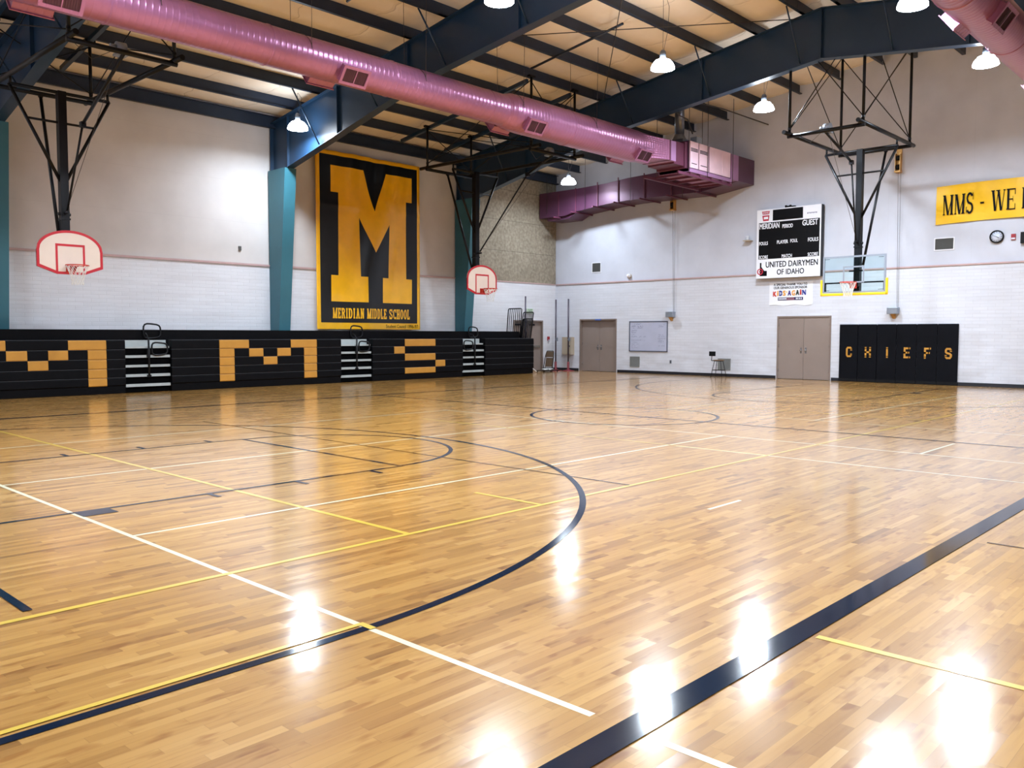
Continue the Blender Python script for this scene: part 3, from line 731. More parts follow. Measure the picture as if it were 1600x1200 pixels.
# ================================================================== DUCTS
def diffuser(mb_box, mb_grille, cx, cz, r, y, side, ln=0.62):
    """rectangular supply grille standing off the duct, looking down and sideways"""
    an = math.radians(-38 if side > 0 else -142)
    n = Vector((math.cos(an), 0, math.sin(an))); t = Vector((-n.z, 0, n.x)) * (1 if side > 0 else -1)
    c = Vector((cx, y, cz)); hw, hl = 0.17, ln/2
    def pt(a, b, d): return c + n*d + t*a + Vector((0, b, 0))
    d0, d1 = r*0.86, r+0.10
    o = [pt(-hw, -hl, d0), pt(hw, -hl, d0), pt(hw, hl, d0), pt(-hw, hl, d0)]; p = [pt(-hw, -hl, d1), pt(hw, -hl, d1), pt(hw, hl, d1), pt(-hw, hl, d1)]
    for k in range(4): mb_box.face([o[k], o[(k+1) % 4], p[(k+1) % 4], p[k]])
    e = 0.03; P2 = [pt(-hw-e, -hl-e, d1+.012), pt(hw+e, -hl-e, d1+.012), pt(hw+e, hl+e, d1+.012), pt(-hw-e, hl+e, d1+.012)]
    P3 = [pt(-hw+e, -hl+e, d1+.012), pt(hw-e, -hl+e, d1+.012), pt(hw-e, hl-e, d1+.012), pt(-hw+e, hl-e, d1+.012)]
    P4 = [pt(-hw-e, -hl-e, d1-.005), pt(hw+e, -hl-e, d1-.005), pt(hw+e, hl+e, d1-.005), pt(-hw-e, hl+e, d1-.005)]
    for k in range(4):
        k2 = (k+1) % 4; mb_box.face([P2[k], P2[k2], P3[k2], P3[k]]); mb_box.face([P4[k], P4[k2], P2[k2], P2[k]])
    mb_box.face(P4)
    mb_box.face([pt(-hw+e, -0.01, d1+.014), pt(hw-e, -0.01, d1+.014), pt(hw-e, 0.01, d1+.014), pt(-hw+e, 0.01, d1+.014)])
    mb_grille.face([pt(-hw+e, -hl+e, d1-.002), pt(hw-e, -hl+e, d1-.002), pt(hw-e, hl-e, d1-.002), pt(-hw+e, hl-e, d1-.002)])
    for k in range(14):
        b = -hl+e+(2*hl-2*e)*(k+0.5)/14
        if abs(b) > 0.02: mb_grille.face([pt(-hw+e, b-0.008, d1+.004), pt(hw-e, b-0.008, d1+.004), pt(hw-e, b+0.012, d1-.001), pt(-hw+e, b+0.012, d1-.001)])
def round_duct(root, cx, cz, segs, dif, hang):
    body = MB()
    for k in range(len(segs)-1):
        (ya, ra), (yb, rb) = segs[k], segs[k+1]
        body.lathe((cx, 0, cz), [(ra, ya), (rb, yb)], 40, 'y')
    body.build('duct_body', M['duct'], root)
    cl = MB()
    y = segs[0][0]+1.2
    while y < segs[-1][0]-0.5:
        r = next(ra+(rb-ra)*(y-ya)/(yb-ya) for (ya, ra), (yb, rb) in zip(segs[:-1], segs[1:]) if ya <= y <= yb)
        cl.lathe((cx, 0, cz), [(r+0.001, y-0.02), (r+0.012, y-0.008), (r+0.012, y+0.008), (r+0.001, y+0.02)], 40, 'y'); y += 3.05
    cl.build_each('duct_joint', M['duct'], root)
    for y, side, r in dif:
        a, b = MB(), MB(); diffuser(a, b, cx, cz, r, y, side); o = a.build('diffuser', M['duct'], root, recalc=False); b.build('grille', M['duskvent'], o, recalc=False)
    for y, r in hang:
        h = MB()
        for s in (-1, 1):
            h.tube((cx+s*r*0.97, y, cz+0.1), (cx+s*(r+.02), y, ztop(cx+s*r)+0.05), 0.006, 6)
            h.path([(cx+s*(r+0.012)*math.cos(a), y-0.12+0.12*math.cos(min(a, 1.2)), cz+(r+0.012)*math.sin(a)) for a in [0.1+0.15*k for k in range(9)]], 0.006, 5)
        h.build_each('hanger_wire', M['wire'], root)
DX, DZ = -15.25, 7.21
root = thing('round_air_duct', (DX, 10, DZ), 'long mauve spiral air duct crossing the upper picture from the left corner to the heater', 'air duct')
round_duct(root, DX, DZ, [(YF+0.05, 0.385), (15.2, 0.385), (15.75, 0.39), (16.0, 0.455), (16.45, 0.475), (21.45, 0.475)],
           [(5.25, 1, 0.385), (5.0, -1, 0.385), (10.98, 1, 0.385), (10.55, -1, 0.385), (16.62, 1, 0.47), (16.05, -1, 0.45), (21.85-0.35, 1, 0.45), (21.1, -1, 0.47)],
           [(3.8, 0.385), (6.87, 0.385), (9.93, 0.385), (12.94, 0.385), (16.12, 0.47), (19.12, 0.475)])
tp = MB()  # round to rectangular taper
N = 40
ring0 = [(DX+0.475*math.cos(2*PI*k/N), 21.45, DZ+0.475*math.sin(2*PI*k/N)) for k in range(N)]
def sqp(k):
    c, s = math.cos(2*PI*k/N), math.sin(2*PI*k/N); m_ = max(abs(c), abs(s)); return (DX+0.50*c/m_, 22.75, DZ+0.02+0.30*s/m_)
ring1 = [sqp(k) for k in range(N)]
for k in range(N): tp.face([ring0[k], ring0[(k+1) % N], ring1[(k+1) % N], ring1[k]])
tp.build('duct_taper', M['duct'], root)
cb = MB(); cb.box(DX-0.51, DX+0.51, 22.75, 22.81, DZ-0.29, DZ+0.33); cb.build('duct_flange', M['ductdark'], root)
cb = MB(); cb.box(DX-0.50, DX+0.50, 22.81, 23.1, DZ-0.28, DZ+0.32); cb.build('duct_collar', M['lav'], root)

root = thing('round_air_duct', (-4.45, 12, DZ), 'second mauve spiral air duct cut off by the top right corner of the picture', 'air duct')
round_duct(root, -4.45, DZ, [(YF+0.05, 0.40), (22.6, 0.40), (22.62, 0.0)], [(16.35, -1, 0.40), (16.5, 1, 0.40), (10.6, -1, 0.40), (22.0, -1, 0.40)], [(9.93, 0.40), (16.12, 0.40), (19.12, 0.40)])

# heater / air handler on the end of the duct
hx0, hx1, hy0, hy1, hz0, hz1 = -15.85, -14.72, 23.85, 26.5, 6.72, 7.70
root = thing('air_handler', ((hx0+hx1)/2, (hy0+hy1)/2, hz0), 'pink air handler unit with louvred panels hanging at the end of the long duct', 'air handler')
b = MB(); b.box(hx0, hx1-0.03, hy0, hy1, hz0+0.02, hz1); b.build('casing', M['ductbox'], root)
for y0, y1, kind in ((23.89, 24.37, 1), (24.44, 24.99, 1), (25.09, 26.44, 0)):
    p = MB(); p.box(hx1-0.03, hx1, y0, y1, hz0+0.14, hz1-0.01)
    if not kind: p.box(hx1-0.0, hx1+0.008, (y0+y1)/2+0.12, (y0+y1)/2+0.15, hz0+0.2, hz1-0.08)
    o = p.build('access_panel', M['ahupanel'], root)
    if kind:
        s = MB()
        for z in (7.46, 7.42, 7.38): s.box(hx1, hx1+0.006, y0+0.03, y1-0.03, z, z+0.022)
        s.box(hx1, hx1+0.006, y0+0.08, y1-0.08, 6.99, 7.01)
        s.build_each('louvre', M['dark'], o)
p = MB(); p.box(hx0-0.02, hx1+0.012, hy0, hy1+0.02, hz0, hz0+0.11); p.build('base_channel', M['lav'], root)
p = MB(); p.box(hx0+0.06, hx1-0.1, 23.1, hy0, hz0+0.16, hz1-0.12); p.box(hx0+0.02, hx1-0.06, 23.66, 23.8, hz0+0.1, hz1-0.06); p.build('flexible_collar', M['ductdark'], root)
p = MB()
for y in (23.9, 24.5, 25.2, 25.9, 26.45): p.box(hx0-0.25, hx1+0.02, y-0.03, y+0.03, hz0-0.07, hz0-0.005)
for x in (hx0-0.2, hx1-0.05): p.box(x-0.03, x+0.03, hy0-0.6, hy1+0.1, hz0-0.13, hz0-0.045)
p.build_each('support_angle', M['ductdark'], root)
h = MB()
for y in (23.75, 24.9, 26.55):
    for x in (hx0-0.04, hx1+0.03): h.tube((x, y, hz0-0.045), (x, y, ztop(x)+0.1), 0.009, 6)
h.build_each('hanger_rod', M['wire'], root)
root = thing('flue_pipe', (-15.3, 24.2, hz1), 'grey vertical flue pipe rising from the air handler to the roof', 'pipe')
p = MB(); p.tube((-15.3, 24.15, hz1+0.28), (-15.3, 24.15, ztop(-15.3)+0.18), 0.155, 20); p.build('pipe', M['galv'], root)
p = MB(); p.box(-15.62, -14.98, 23.85, 24.5, hz1+0.002, hz1+0.1); p.lathe((-15.3, 24.15, hz1+0.1), [(0.26, 0), (0.155, 0.2)], 20, 'z'); p.build('flue_hood', M['galv'], root)
tb = MB(); tb.box(-14.98, -14.74, 24.3, 24.62, hz1+0.002, hz1+0.2); tag(tb.build('control_box', M['grey']), 'small pale metal box on top of the air handler', 'box')

# rectangular return duct along the back wall
root = thing('return_air_duct', (-19, 27.5, 6.5), 'dark mauve rectangular duct stepping along the top of the back wall to the corner', 'air duct')
segs = [(-14.72, 6.83, 7.68), (-16.2, 6.62, 7.60), (-17.6, 6.64, 7.55), (-19.4, 6.66, 7.5), (-20.4, 6.62, 7.42), (-21.9, 6.48, 7.38)]
y0, y1 = 27.0, YB+0.03
b = MB()
for (xa, za, zc), (xb, zb, zd) in zip(segs[:-1], segs[1:]): b.prism([(xb, zb), (xa, za), (xa, zc), (xb, zd)], y0, y1, 'y')
b.build('duct_body', M['ductbox'], root)
b = MB(); b.prism([(-23.84, 6.36), (-22.5, 6.36), (-21.9, 6.48), (-21.9, 7.38), (-23.84, 7.38)], y0-0.02, y1, 'y'); b.prism([(-23.5, 6.24), (-22.4, 6.24), (-22.0, 6.42), (-23.5, 6.42)], y0+0.1, y1-0.1, 'y'); b.build('duct_elbow', M['ductbox'], root)
b = MB(); b.box(-15.85, -14.72, hy1, y0, 6.83, 7.68); b.build('duct_branch', M['lav'], root)
for x, z in ((-16.2, 6.60), (-17.4, 6.62), (-18.6, 6.63), (-19.8, 6.62), (-20.8, 6.56), (-21.9, 6.46), (-22.8, 6.33)):
    s = MB(); s.box(x-0.025, x+0.025, y0-0.35, y1-0.05, z-0.05, z-0.0); s.box(x-0.02, x+0.02, y0-0.045, y0-0.021, z, z+0.95); s.build_each('support_angle', M['ductdark'], root)
h = MB()
for x in (-16.9, -19.2, -21.4, -23.4): h.tube((x, y0-0.06, 6.5), (x, y0-0.06, ztop(x)+0.08), 0.008, 6)
h.build_each('hanger_rod', M['wire'], root)
for x, y, lb in ((-14.3, 26.9, 'thin pipe run near the ceiling above the air handler'),):
    p = MB(); p.path([(-14.9, 23.1, 9.0), (-14.6, 24.0, 8.9), (-14.3, 25.2, 8.85), (-14.1, 27.9, 8.8)], 0.02, 6); p.path([(-15.2, 23.0, 9.05), (-15.0, 23.6, 8.5), (-14.9, 24.0, 8.4), (-14.9, 24.3, 8.0)], 0.02, 6); tag(p.build('gas_pipe', M['wire']), lb, 'pipe')

# ================================================================== LAMPS
def lamp(x, y, z, label, cord=True):
    root = thing('high_bay_lamp', (x, y, z), label, 'ceiling lamp', 'high bay lamps hanging from the purlins')
    sh = MB(); sh.lathe((x, y, z), [(0.29, 0.0), (0.285, 0.04), (0.25, 0.12), (0.18, 0.20), (0.10, 0.235), (0.07, 0.245), (0.0, 0.245)], 28, 'z'); sh.build('lamp_shade', M['shade'], root)
    bl = MB(); bl.tube((x, y, z+0.245), (x, y, z+0.40), 0.075, 16); bl.lathe((x, y, z+0.40), [(0.075, 0), (0.04, 0.05), (0.0, 0.06)], 16, 'z'); bl.build('ballast', M['ballast'], root)
    zt = ztop(x)+0.02
    cd = MB(); cd.tube((x, y, z+0.45), (x, y, zt), 0.005, 6)
    cd.path([(x+0.02, y, z+0.43), (x+0.12, y+0.03, z+0.5+0.3*(zt-z-.5)), (x+0.14, y+0.04, z+0.5+0.7*(zt-z-.5)), (x+0.03, y, zt)], 0.006, 5)
    cd.build('cord', M['wire'], root)
    ld = bpy.data.lights.new('lamp_light', 'AREA'); ld.shape = 'DISK'; ld.size = 0.5; ld.energy = LAMP_W*(0.52 if z < 7.6 else 1.0); ld.color = LAMP_COL; ld.spread = math.radians(166)
    lo = bpy.data.objects.new('lamp_light', ld); COL.objects.link(lo); lo.parent = root; lo.location = (0, 0, 0.012)
for a in ((-21.5, 13.85, 7.40, 'glowing lamp in front of the middle frame knee, above the teal column'),
          (-21.10, 25.55, 7.30, 'smallest glowing lamp, low beside the mauve duct in the far left corner'),
          (-11.85, 17.92, 8.0, 'bright lamp at top centre, right over the long duct'),
          (-11.85, 23.15, 8.0, 'bright lamp by the back wall left of the hoop support frame'),
          (-6.03, 22.95, 8.0, 'bright lamp by the back wall at the right, above the yellow banner'),
          (-6.05, 17.92, 8.0, 'bright lamp cut by the top edge in front of the far frame, right of centre'),
          (-11.85, 12.2, 8.0, 'largest glowing lamp cut by the top edge, left of centre'),
          (-21.5, 1.2, 7.40, 'lamp over the near bleacher end, outside the left picture edge'),
          (-11.85, 6.4, 8.0, 'lamp hanging above the near court, second row from the bleachers'),
          (-6.05, 12.2, 8.0, 'lamp hanging above the court middle, just over the picture top'),
          (-6.05, 6.4, 8.0, 'lamp hanging above the viewer, third row from the bleachers'),
          (-11.85, 0.7, 8.0, 'unseen lamp added behind the viewer to brighten the near floor, continuing the second row'),  # out of view, added to lift the near floor; extends the second row
          (-0.2, 6.4, 8.0, 'unseen lamp added at the right to brighten the floor, level with the nearest frame')): lamp(*a)  # invented position out of view, added for floor brightness

# ================================================================== CEILING-HUNG HOOPS
def hoop(loc, rz, kind, label, front, back, joint):
    """local frame: +Y towards the court, board front face at y=0, x sideways"""
    R = thing('basketball_hoop', loc, label, 'basketball hoop', 'ceiling-hung basketball hoops', rz)
    L = dict(local=True)
    ym = -0.30; zt = 6.85; fz = 7.02
    m = MB(); m.box(-0.085, 0.085, ym-0.085, ym+0.085, 2.76 if kind == 'glass' else 3.05, zt); m.build('mast', M['blacksteel'], R, **L)
    for s in (-1, 1):
        p = MB(); p.tube((s*1.0, -back, fz), (s*1.0, front, fz), 0.055, 12); p.build('frame_pipe', M['blacksteel'], R, **L)
    for y in (-back+0.35, front-0.35):
        p = MB(); p.tube((-1.05, y, fz-0.06), (1.05, y, fz-0.06), 0.052, 12); p.build('frame_crossbar', M['blacksteel'], R, **L)
        for s in (-1, 1):
            wx = loc[0] + (s*1.0*math.cos(rz) - y*math.sin(rz)); zz = ztop(wx)
            h = MB(); h.tube((s*1.0, y, fz-0.02), (s*1.0, y, zz-0.05), 0.038, 10); h.box(s*1.0-0.12, s*1.0+0.12, y-0.05, y+0.05, zz-0.07, zz-0.01); h.lathe((s*1.0, y, fz), [(0.055, -0.045), (0.055, 0.045), (0, 0.045)], 10, 'z')
            h.lathe((s*1.0, y, fz+0.12), [(0.045, 0), (0.045, 0.05)], 10, 'z'); h.build('hanger', M['blacksteel'], R, **L)
    rd = MB()
    ya, yb = -back+0.35, front-0.35
    def tz(x, y): return ztop(loc[0] + (x*math.cos(rz) - y*math.sin(rz))) - 0.08
    for s in (-1, 1):
        rd.tube((s*1.0, ya, fz+0.12), (s*1.0, yb, tz(s, yb)-0.05), 0.014, 6); rd.tube((s*1.0, yb, fz+0.12), (s*1.0, ya, tz(s, ya)-0.05), 0.014, 6)
    for y in (ya, yb):
        rd.tube((-1.0, y, fz+0.15), (1.0, y, tz(1, y)-0.1), 0.014, 6); rd.tube((1.0, y, fz+0.15), (-1.0, y, tz(-1, y)-0.1), 0.014, 6)
    rd.build_each('sway_brace', M['blacksteel'], R, **L)
    t = MB(); t.tube((-1.03, ym, zt-0.03), (1.03, ym, zt-0.03), 0.038, 10)
    for s in (-1, 1):
        t.tube((s*1.0, ym, zt-0.03), (s*1.0, ym, fz), 0.028, 10)
        t.tube((s*1.03, ym, zt-0.03), (s*0.04, ym, 4.86), 0.036, 10)
    t.tube((-0.68, ym, 6.17), (0.68, ym, 6.17), 0.026, 10); t.build('mast_yoke', M['blacksteel'], R, **L)
    # folding links: one behind the mast, one in front
    bk = MB(); bx_t, bx_b = (-0.34, -0.14) if kind == 'glass' else (0.10, 0.10)
    bk.tube((bx_t, -back+0.35, fz-0.12), (bx_b, ym-0.02, 3.55), 0.036, 10); bk.lathe((bx_t, -back+0.35, fz-0.10), [(0.05, -0.04), (0.05, 0.04)], 10, 'x'); bk.build('back_brace', M['blacksteel'], R, **L)
    fr = MB(); jy, jz = ym+joint[0], joint[1]; fr.tube((0, front-0.35, fz-0.08), (0, jy, jz), 0.035, 10); fr.tube((0, jy, jz), (0, ym+0.2, 4.25), 0.024, 10); fr.box(-0.05, 0.05, jy-0.06, jy+0.06, jz-0.07, jz+0.045); fr.tube((0, ym+0.05, 4.2), (0, ym+0.26, 4.2), 0.03, 8)
    fr.tube((-0.13, ym, 4.18), (0.13, ym, 4.18), 0.035, 10); fr.box(-0.1, 0.1, ym-0.1, ym+0.1, 4.05, 4.09); fr.build('folding_brace', M['blacksteel'], R, **L)
    wn = MB(); wn.tube((-0.09, front-0.5, fz+0.05), (0.09, front-0.5, fz+0.05), 0.11, 20); wn.tube((0.09, front-0.5, fz+0.05), (0.2, front-0.5, fz+0.05), 0.05, 14); wn.box(-0.11, 0.11, front-0.62, front-0.38, fz-0.1, fz-0.06); wn.build('winch_drum', M['grey'], R, **L)
    cb = MB(); cb.tube((0.0, front-0.5, fz), (0.0, ym+0.1, 4.2), 0.006, 5); cb.path([(1.0, front-0.5, fz+.05), (0.5, front-0.6, fz-0.25), (0.1, front-0.5, fz)], 0.006, 5); cb.build('lifting_cable', M['wire'], R, **L)
    if kind == 'glass':
        z0, z1, hw = 2.74, 3.81, 0.9
        g = MB(); g.box(-hw+0.04, hw-0.04, -0.016, -0.004, z0+0.04, z1-0.04); gl = g.build('backboard_glass', M['glass'], R, **L)
        f = MB()
        for a in ((-hw, hw, z0, z0+0.05), (-hw, hw, z1-0.05, z1), (-hw, -hw+0.05, z0+0.05, z1-0.05), (hw-0.05, hw, z0+0.05, z1-0.05)): f.box(a[0], a[1], -0.035, 0.0, a[2], a[3])
        f.build('backboard_frame', M['grey'], R, **L)
        f = MB(); q = 0.305
        for a in ((-q, q, 3.47, 3.51), (-q, q, 3.03, 3.07), (-q, -q+0.04, 3.07, 3.47), (q-0.04, q, 3.07, 3.47)): f.box(a[0], a[1], -0.0035, 0.001, a[2], a[3])
        f.build('target_square', M['grey'], gl, **L)
        f = MB()
        for sx in (-1, 1):
            for z in (z0+0.075, z1-0.085): f.box(sx*0.84, sx*0.70, -0.002, 0.002, z, z+0.012)
        f.build_each('corner_mark', M['ink'], gl, **L)
        f = MB(); f.box(-hw+0.04, hw-0.04, -0.10, -0.04, 3.02, 3.06); f.box(-hw+0.03, -hw+0.07, -0.10, -0.02, z0+0.06, 3.02); f.box(hw-0.07, hw-0.03, -0.10, -0.02, z0+0.06, 3.02); f.box(-0.12, 0.12, ym+0.07, -0.04, 2.93, 3.06); f.box(-0.2, 0.2, ym+0.08, ym+0.14, 3.36, 3.4)
        f.build('board_bracket', M['blacksteel'], R, **L)
        f = MB(); f.box(-hw-0.055, hw+0.055, -0.045, 0.02, z0-0.07, z0+0.005)
        for s in (-1, 1): f.box(s*(hw+0.002), s*(hw+0.065), -0.045, 0.02, z0-0.07, z0+0.40)
        f.build('board_padding', M['padyel'], R, bevel=0.015, **L)
        rz_ = 3.03
    else:
        hw = 0.685
        def outline(e):
            w_, lo, sh, tp_, bz = hw-e, 2.99+e*0.9, 3.36-e*0.15, 3.80-e, 2.84+e
            pts = [(-0.28+e*.3, bz), (0.28-e*.3, bz), (w_, lo), (w_, sh)] + [(w_*math.cos(a), sh+(tp_-sh)*math.sin(a)) for a in [PI*k/24 for k in range(2, 23)] if True] + [(-w_, sh), (-w_, lo)]
            return pts
        o0, o1 = outline(0), outline(0.055)
        b = MB(); b.prism(o0, -0.03, -0.002, 'y'); b.build('backboard', M['fan'], R, **L)
        b = MB(); n = len(o0)
        for k in range(n):
            k2 = (k+1) % n; b.prism([o0[k], o0[k2], o1[k2], o1[k]], -0.034, 0.003, 'y')
        b.build('backboard_border', M['red'], R, **L)
        b = MB()
        for a in ((-0.305, 0.305, 3.45, 3.50), (-0.305, -0.26, 2.89, 3.45), (0.26, 0.305, 2.89, 3.45)): b.box(a[0], a[1], -0.002, 0.002, a[2], a[3])
        b.build('target_square', M['red'], R, **L)
        b = MB(); b.box(-0.3, 0.3, ym+0.07, -0.034, 3.18, 3.22); b.box(-0.04, 0.04, ym+0.07, -0.034, 2.98, 3.6); b.build('board_bracket', M['blacksteel'], R, **L)
        rz_ = 3.02
    cy_ = 0.15+0.2286
    r = MB(); r.torus((0, cy_, rz_), 0.2286, 0.011, 'z', 32, 8); r.box(-0.10, 0.10, 0.002, 0.16, rz_-0.012, rz_+0.006)
    for s in (-1, 1): r.prism([(0.002, rz_-0.14), (0.002, rz_), (0.2, rz_)], s*0.07-0.004, s*0.07+0.004, 'x')
    r.box(-0.1, 0.1, 0.001, 0.012, rz_-0.16, rz_+0.02); rim = r.build('rim', M['rim'], R, **L)
    nt = MB(); NN = 12; rr = [0.222, 0.19, 0.155, 0.13, 0.115, 0.12]; zz = [0, -0.09, -0.18, -0.27, -0.35, -0.42]
    for j in range(5):
        for k in range(NN):
            a0 = 2*PI*(k+0.5*(j % 2))/NN
            for dd in (-0.5, 0.5):
                a1 = a0+2*PI*dd/NN
                nt.tube((rr[j]*math.cos(a0), cy_+rr[j]*math.sin(a0), rz_+zz[j]), (rr[j+1]*math.cos(a1), cy_+rr[j+1]*math.sin(a1), rz_+zz[j+1]), 0.005, 4, cap=False)
    nt.build('net', M['net'], rim, **L)
hoop((-20.0, 7.07, 0), -PI/2, 'fan', 'near side hoop with red-edged fan board hanging in front of the bleachers, left', 3.4, 1.6, (1.2, 5.95))
hoop((-20.0, 19.80, 0), -PI/2, 'fan', 'far side hoop with small red-edged fan board right of the M banner', 3.4, 1.9, (2.3, 6.5))
hoop((-9.72, 24.6, 0), PI, 'glass', 'glass backboard hoop with yellow padding hanging before the back wall', 2.5, 1.65, (0.65, 6.4))

# ================================================================== BLEACHERS
BX = -22.30; ZR = [(1.130, 1.372), (0.886, 1.125), (0.646, 0.881), (0.413, 0.641), (0.207, 0.408)]; UW = 0.457
BY0, BY1 = 0.5, 24.92
ble = thing('bleachers', (-22.9, (BY0+BY1)/2, 0), 'closed black bleachers with gold M and S letters along the left wall', 'bleachers')
aisles = [(2.50, 3.72), (9.15, 10.37), (15.84, 17.07), (21.11, 22.24)]
banks = [(BY0, 2.5), (3.72, 9.15), (10.37, 15.84), (17.07, 21.11), (22.24, BY1)]
core = MB(); core.box(-23.66, BX-0.18, BY0+0.02, BY1-0.03, 0.0, 1.12); core.build('core_carriage', M['dark'], ble)
tr = MB(); tr.box(-23.66, BX-0.42, BY0+0.02, 24.55, 1.372, 1.645); tr.box(-23.66, BX-0.42, BY0+0.02, 24.55, 1.12, 1.372); tr.build('top_row_riser', M['bleach'], ble)
MP = [[0, 1, 5, 6], [0, 2, 4, 6], [0, 3, 6], [0, 6], [0, 6]]; SP = [[1, 2, 3], [0], [1, 2, 3], [4], [1, 2, 3]]
letters = {1: (5.48, MP), 2: (11.74, MP), 3: (17.96, SP)}
for bi, (ya, yb) in enumerate(banks):
    for ri, (z0, z1) in enumerate(ZR):
        gold = []
        if bi in letters:
            yb0, pat = letters[bi]; cells = pat[ri]; run = []
            for c in cells:
                if run and c == run[-1]+1 and ri == 0: run.append(c)
                elif run and pat is SP and c == run[-1]+1: run.append(c)
                else:
                    if run: gold.append((yb0+run[0]*UW, yb0+(run[-1]+1)*UW))
                    run = [c]
            if run: gold.append((yb0+run[0]*UW, yb0+(run[-1]+1)*UW))
        cur = ya; segs = []
        for g0, g1 in gold: segs.append((cur, g0, 0)); segs.append((g0, g1, 1)); cur = g1
        segs.append((cur, yb, 0))
        for a, b, g in segs:
            if b-a < 0.02: continue
            prof = [(BX-0.20, z0), (BX-0.012, z0), (BX, z0+0.02), (BX-0.004, z1-0.03), (BX-0.02, z1), (BX-0.20, z1)]
            if g:
                gm = MB(); gm.prism([(p[0]+0.004, p[1]) for p in prof], a+0.004, b-0.004, 'y'); gm.build('gold_seat_front', M['gold'], ble)
            else:
                blk = MB(); blk.prism(prof, a+0.003, b-0.003, 'y'); o = blk.build('seat_front', M['bleach'], ble)
        ns = MB(); ns.box(BX-0.20, BX-0.010, ya+0.004, yb-0.004, z1, z1+0.006); ns.build('seat_nosing', M['nose'], o)
    kb = MB(); kb.box(BX-0.20, BX-0.035, ya+0.004, yb-0.004, 0.006, 0.2); kb.build('kick_board', M['bleach'], ble)
for ai, (ya, yb) in enumerate(aisles):
    for ri, (z0, z1) in enumerate([(1.158, 1.40), (0.912, 0.978), (0.665, 0.728), (0.413, 0.485), (0.155, 0.228)]):
        s = MB()
        if ri == 0: s.box(BX-0.34, BX-0.30, ya+0.02, yb-0.02, z0, z1-0.03); s.box(BX-0.34, BX-0.10, ya+0.02, yb-0.02, z0, z0+0.05)
        else: s.box(BX-0.30, BX-0.06, ya+0.02, yb-0.02, z0, z1)
        s.build('aisle_step', M['greytread'], ble)
    s = MB(); s.box(BX-0.20, BX-0.14, ya+0.01, yb-0.01, 0.01, 1.15); s.build('aisle_riser', M['dark'], ble)
    r = MB(); yp = ya+0.62 if ai < 3 else ya+0.62; x_ = BX-0.03
    sg = 1 if ai < 3 else -1
    r.tube((x_, yp, 0.42), (x_, yp, 1.40), 0.026, 8); r.box(x_-0.03, x_+0.02, yp-0.05, yp+0.05, 0.40, 0.46); r.box(x_-0.03, x_+0.02, yp-0.05, yp+0.03, 0.92, 1.12)
    def loop(y0, y1, z0, z1, x):
        w_, h_ = (y1-y0)/2, (z1-z0)/2; cy, cz = (y0+y1)/2, (z0+z1)/2; pts = []
        for k in range(24):
            a = 2*PI*k/24; c, s_ = math.cos(a), math.sin(a); m_ = (abs(c)**4+abs(s_)**4)**-0.25
            pts.append((x, cy+w_*c*m_, cz+h_*s_*m_*(1-0.12*c)))
        return pts
    r.path(loop(yp+0.02, yp+0.48, 1.42, 1.80, x_-0.35), 0.023, 8, True)
    lo_ = (yp+0.08, yp+0.5) if sg > 0 else (yp-0.55, yp-0.1)
    r.path(loop(lo_[0], lo_[1], 0.98, 1.30, x_), 0.023, 8, True)
    r.path([(x_, yp, 1.36), (x_-0.1, yp, 1.5), (x_-0.33, yp+0.06, 1.56)], 0.018, 8)
    r.build('hand_rail', M['blacksteel'], ble)
def guard(x0, x1, y, z0, z1, lean, n):
    g = MB(); pts = [(x0, y, z0), (x0+lean*0.93, y, z1-0.08)] + [(x0+lean+0.05*(1-math.cos(a)), y, z1-0.08+0.08*math.sin(a)) for a in (0.5, 1.0, 1.57)]
    pts += [(x1+lean-0.05*(1-math.cos(a)), y, z1-0.08+0.08*math.sin(a)) for a in (1.57, 1.0, 0.5)] + [(x1+lean*0.93, y, z1-0.08), (x1, y, z0)]
    g.path(pts, 0.021, 8)
    for k in range(1, n): 
        t = k/n; g.tube((x0+(x1-x0)*t, y, z0), (x0+(x1-x0)*t+lean, y, z1-0.01), 0.015, 6)
    g.tube((x0, y, z0+0.08), (x1, y, z0+0.08), 0.016, 8)
    return g
for a in ((-23.58, -22.86, 24.72, 1.40, 2.55, 0.10, 7), (-23.02, -22.48, 24.86, 1.10, 2.40, 0.22, 7), (-22.98, -22.46, 24.80, 0.8, 2.14, 0.22, 7), (-23.5, -22.9, 24.80, 0.3, 1.5, 0.1, 6)):
    guard(*a).build('guard_rail', M['blacksteel'], ble)
eb = MB(); eb.box(-23.62, BX-0.1, 24.90, 24.94, 0.02, 1.37); eb.build('end_panel', M['bleach'], ble)

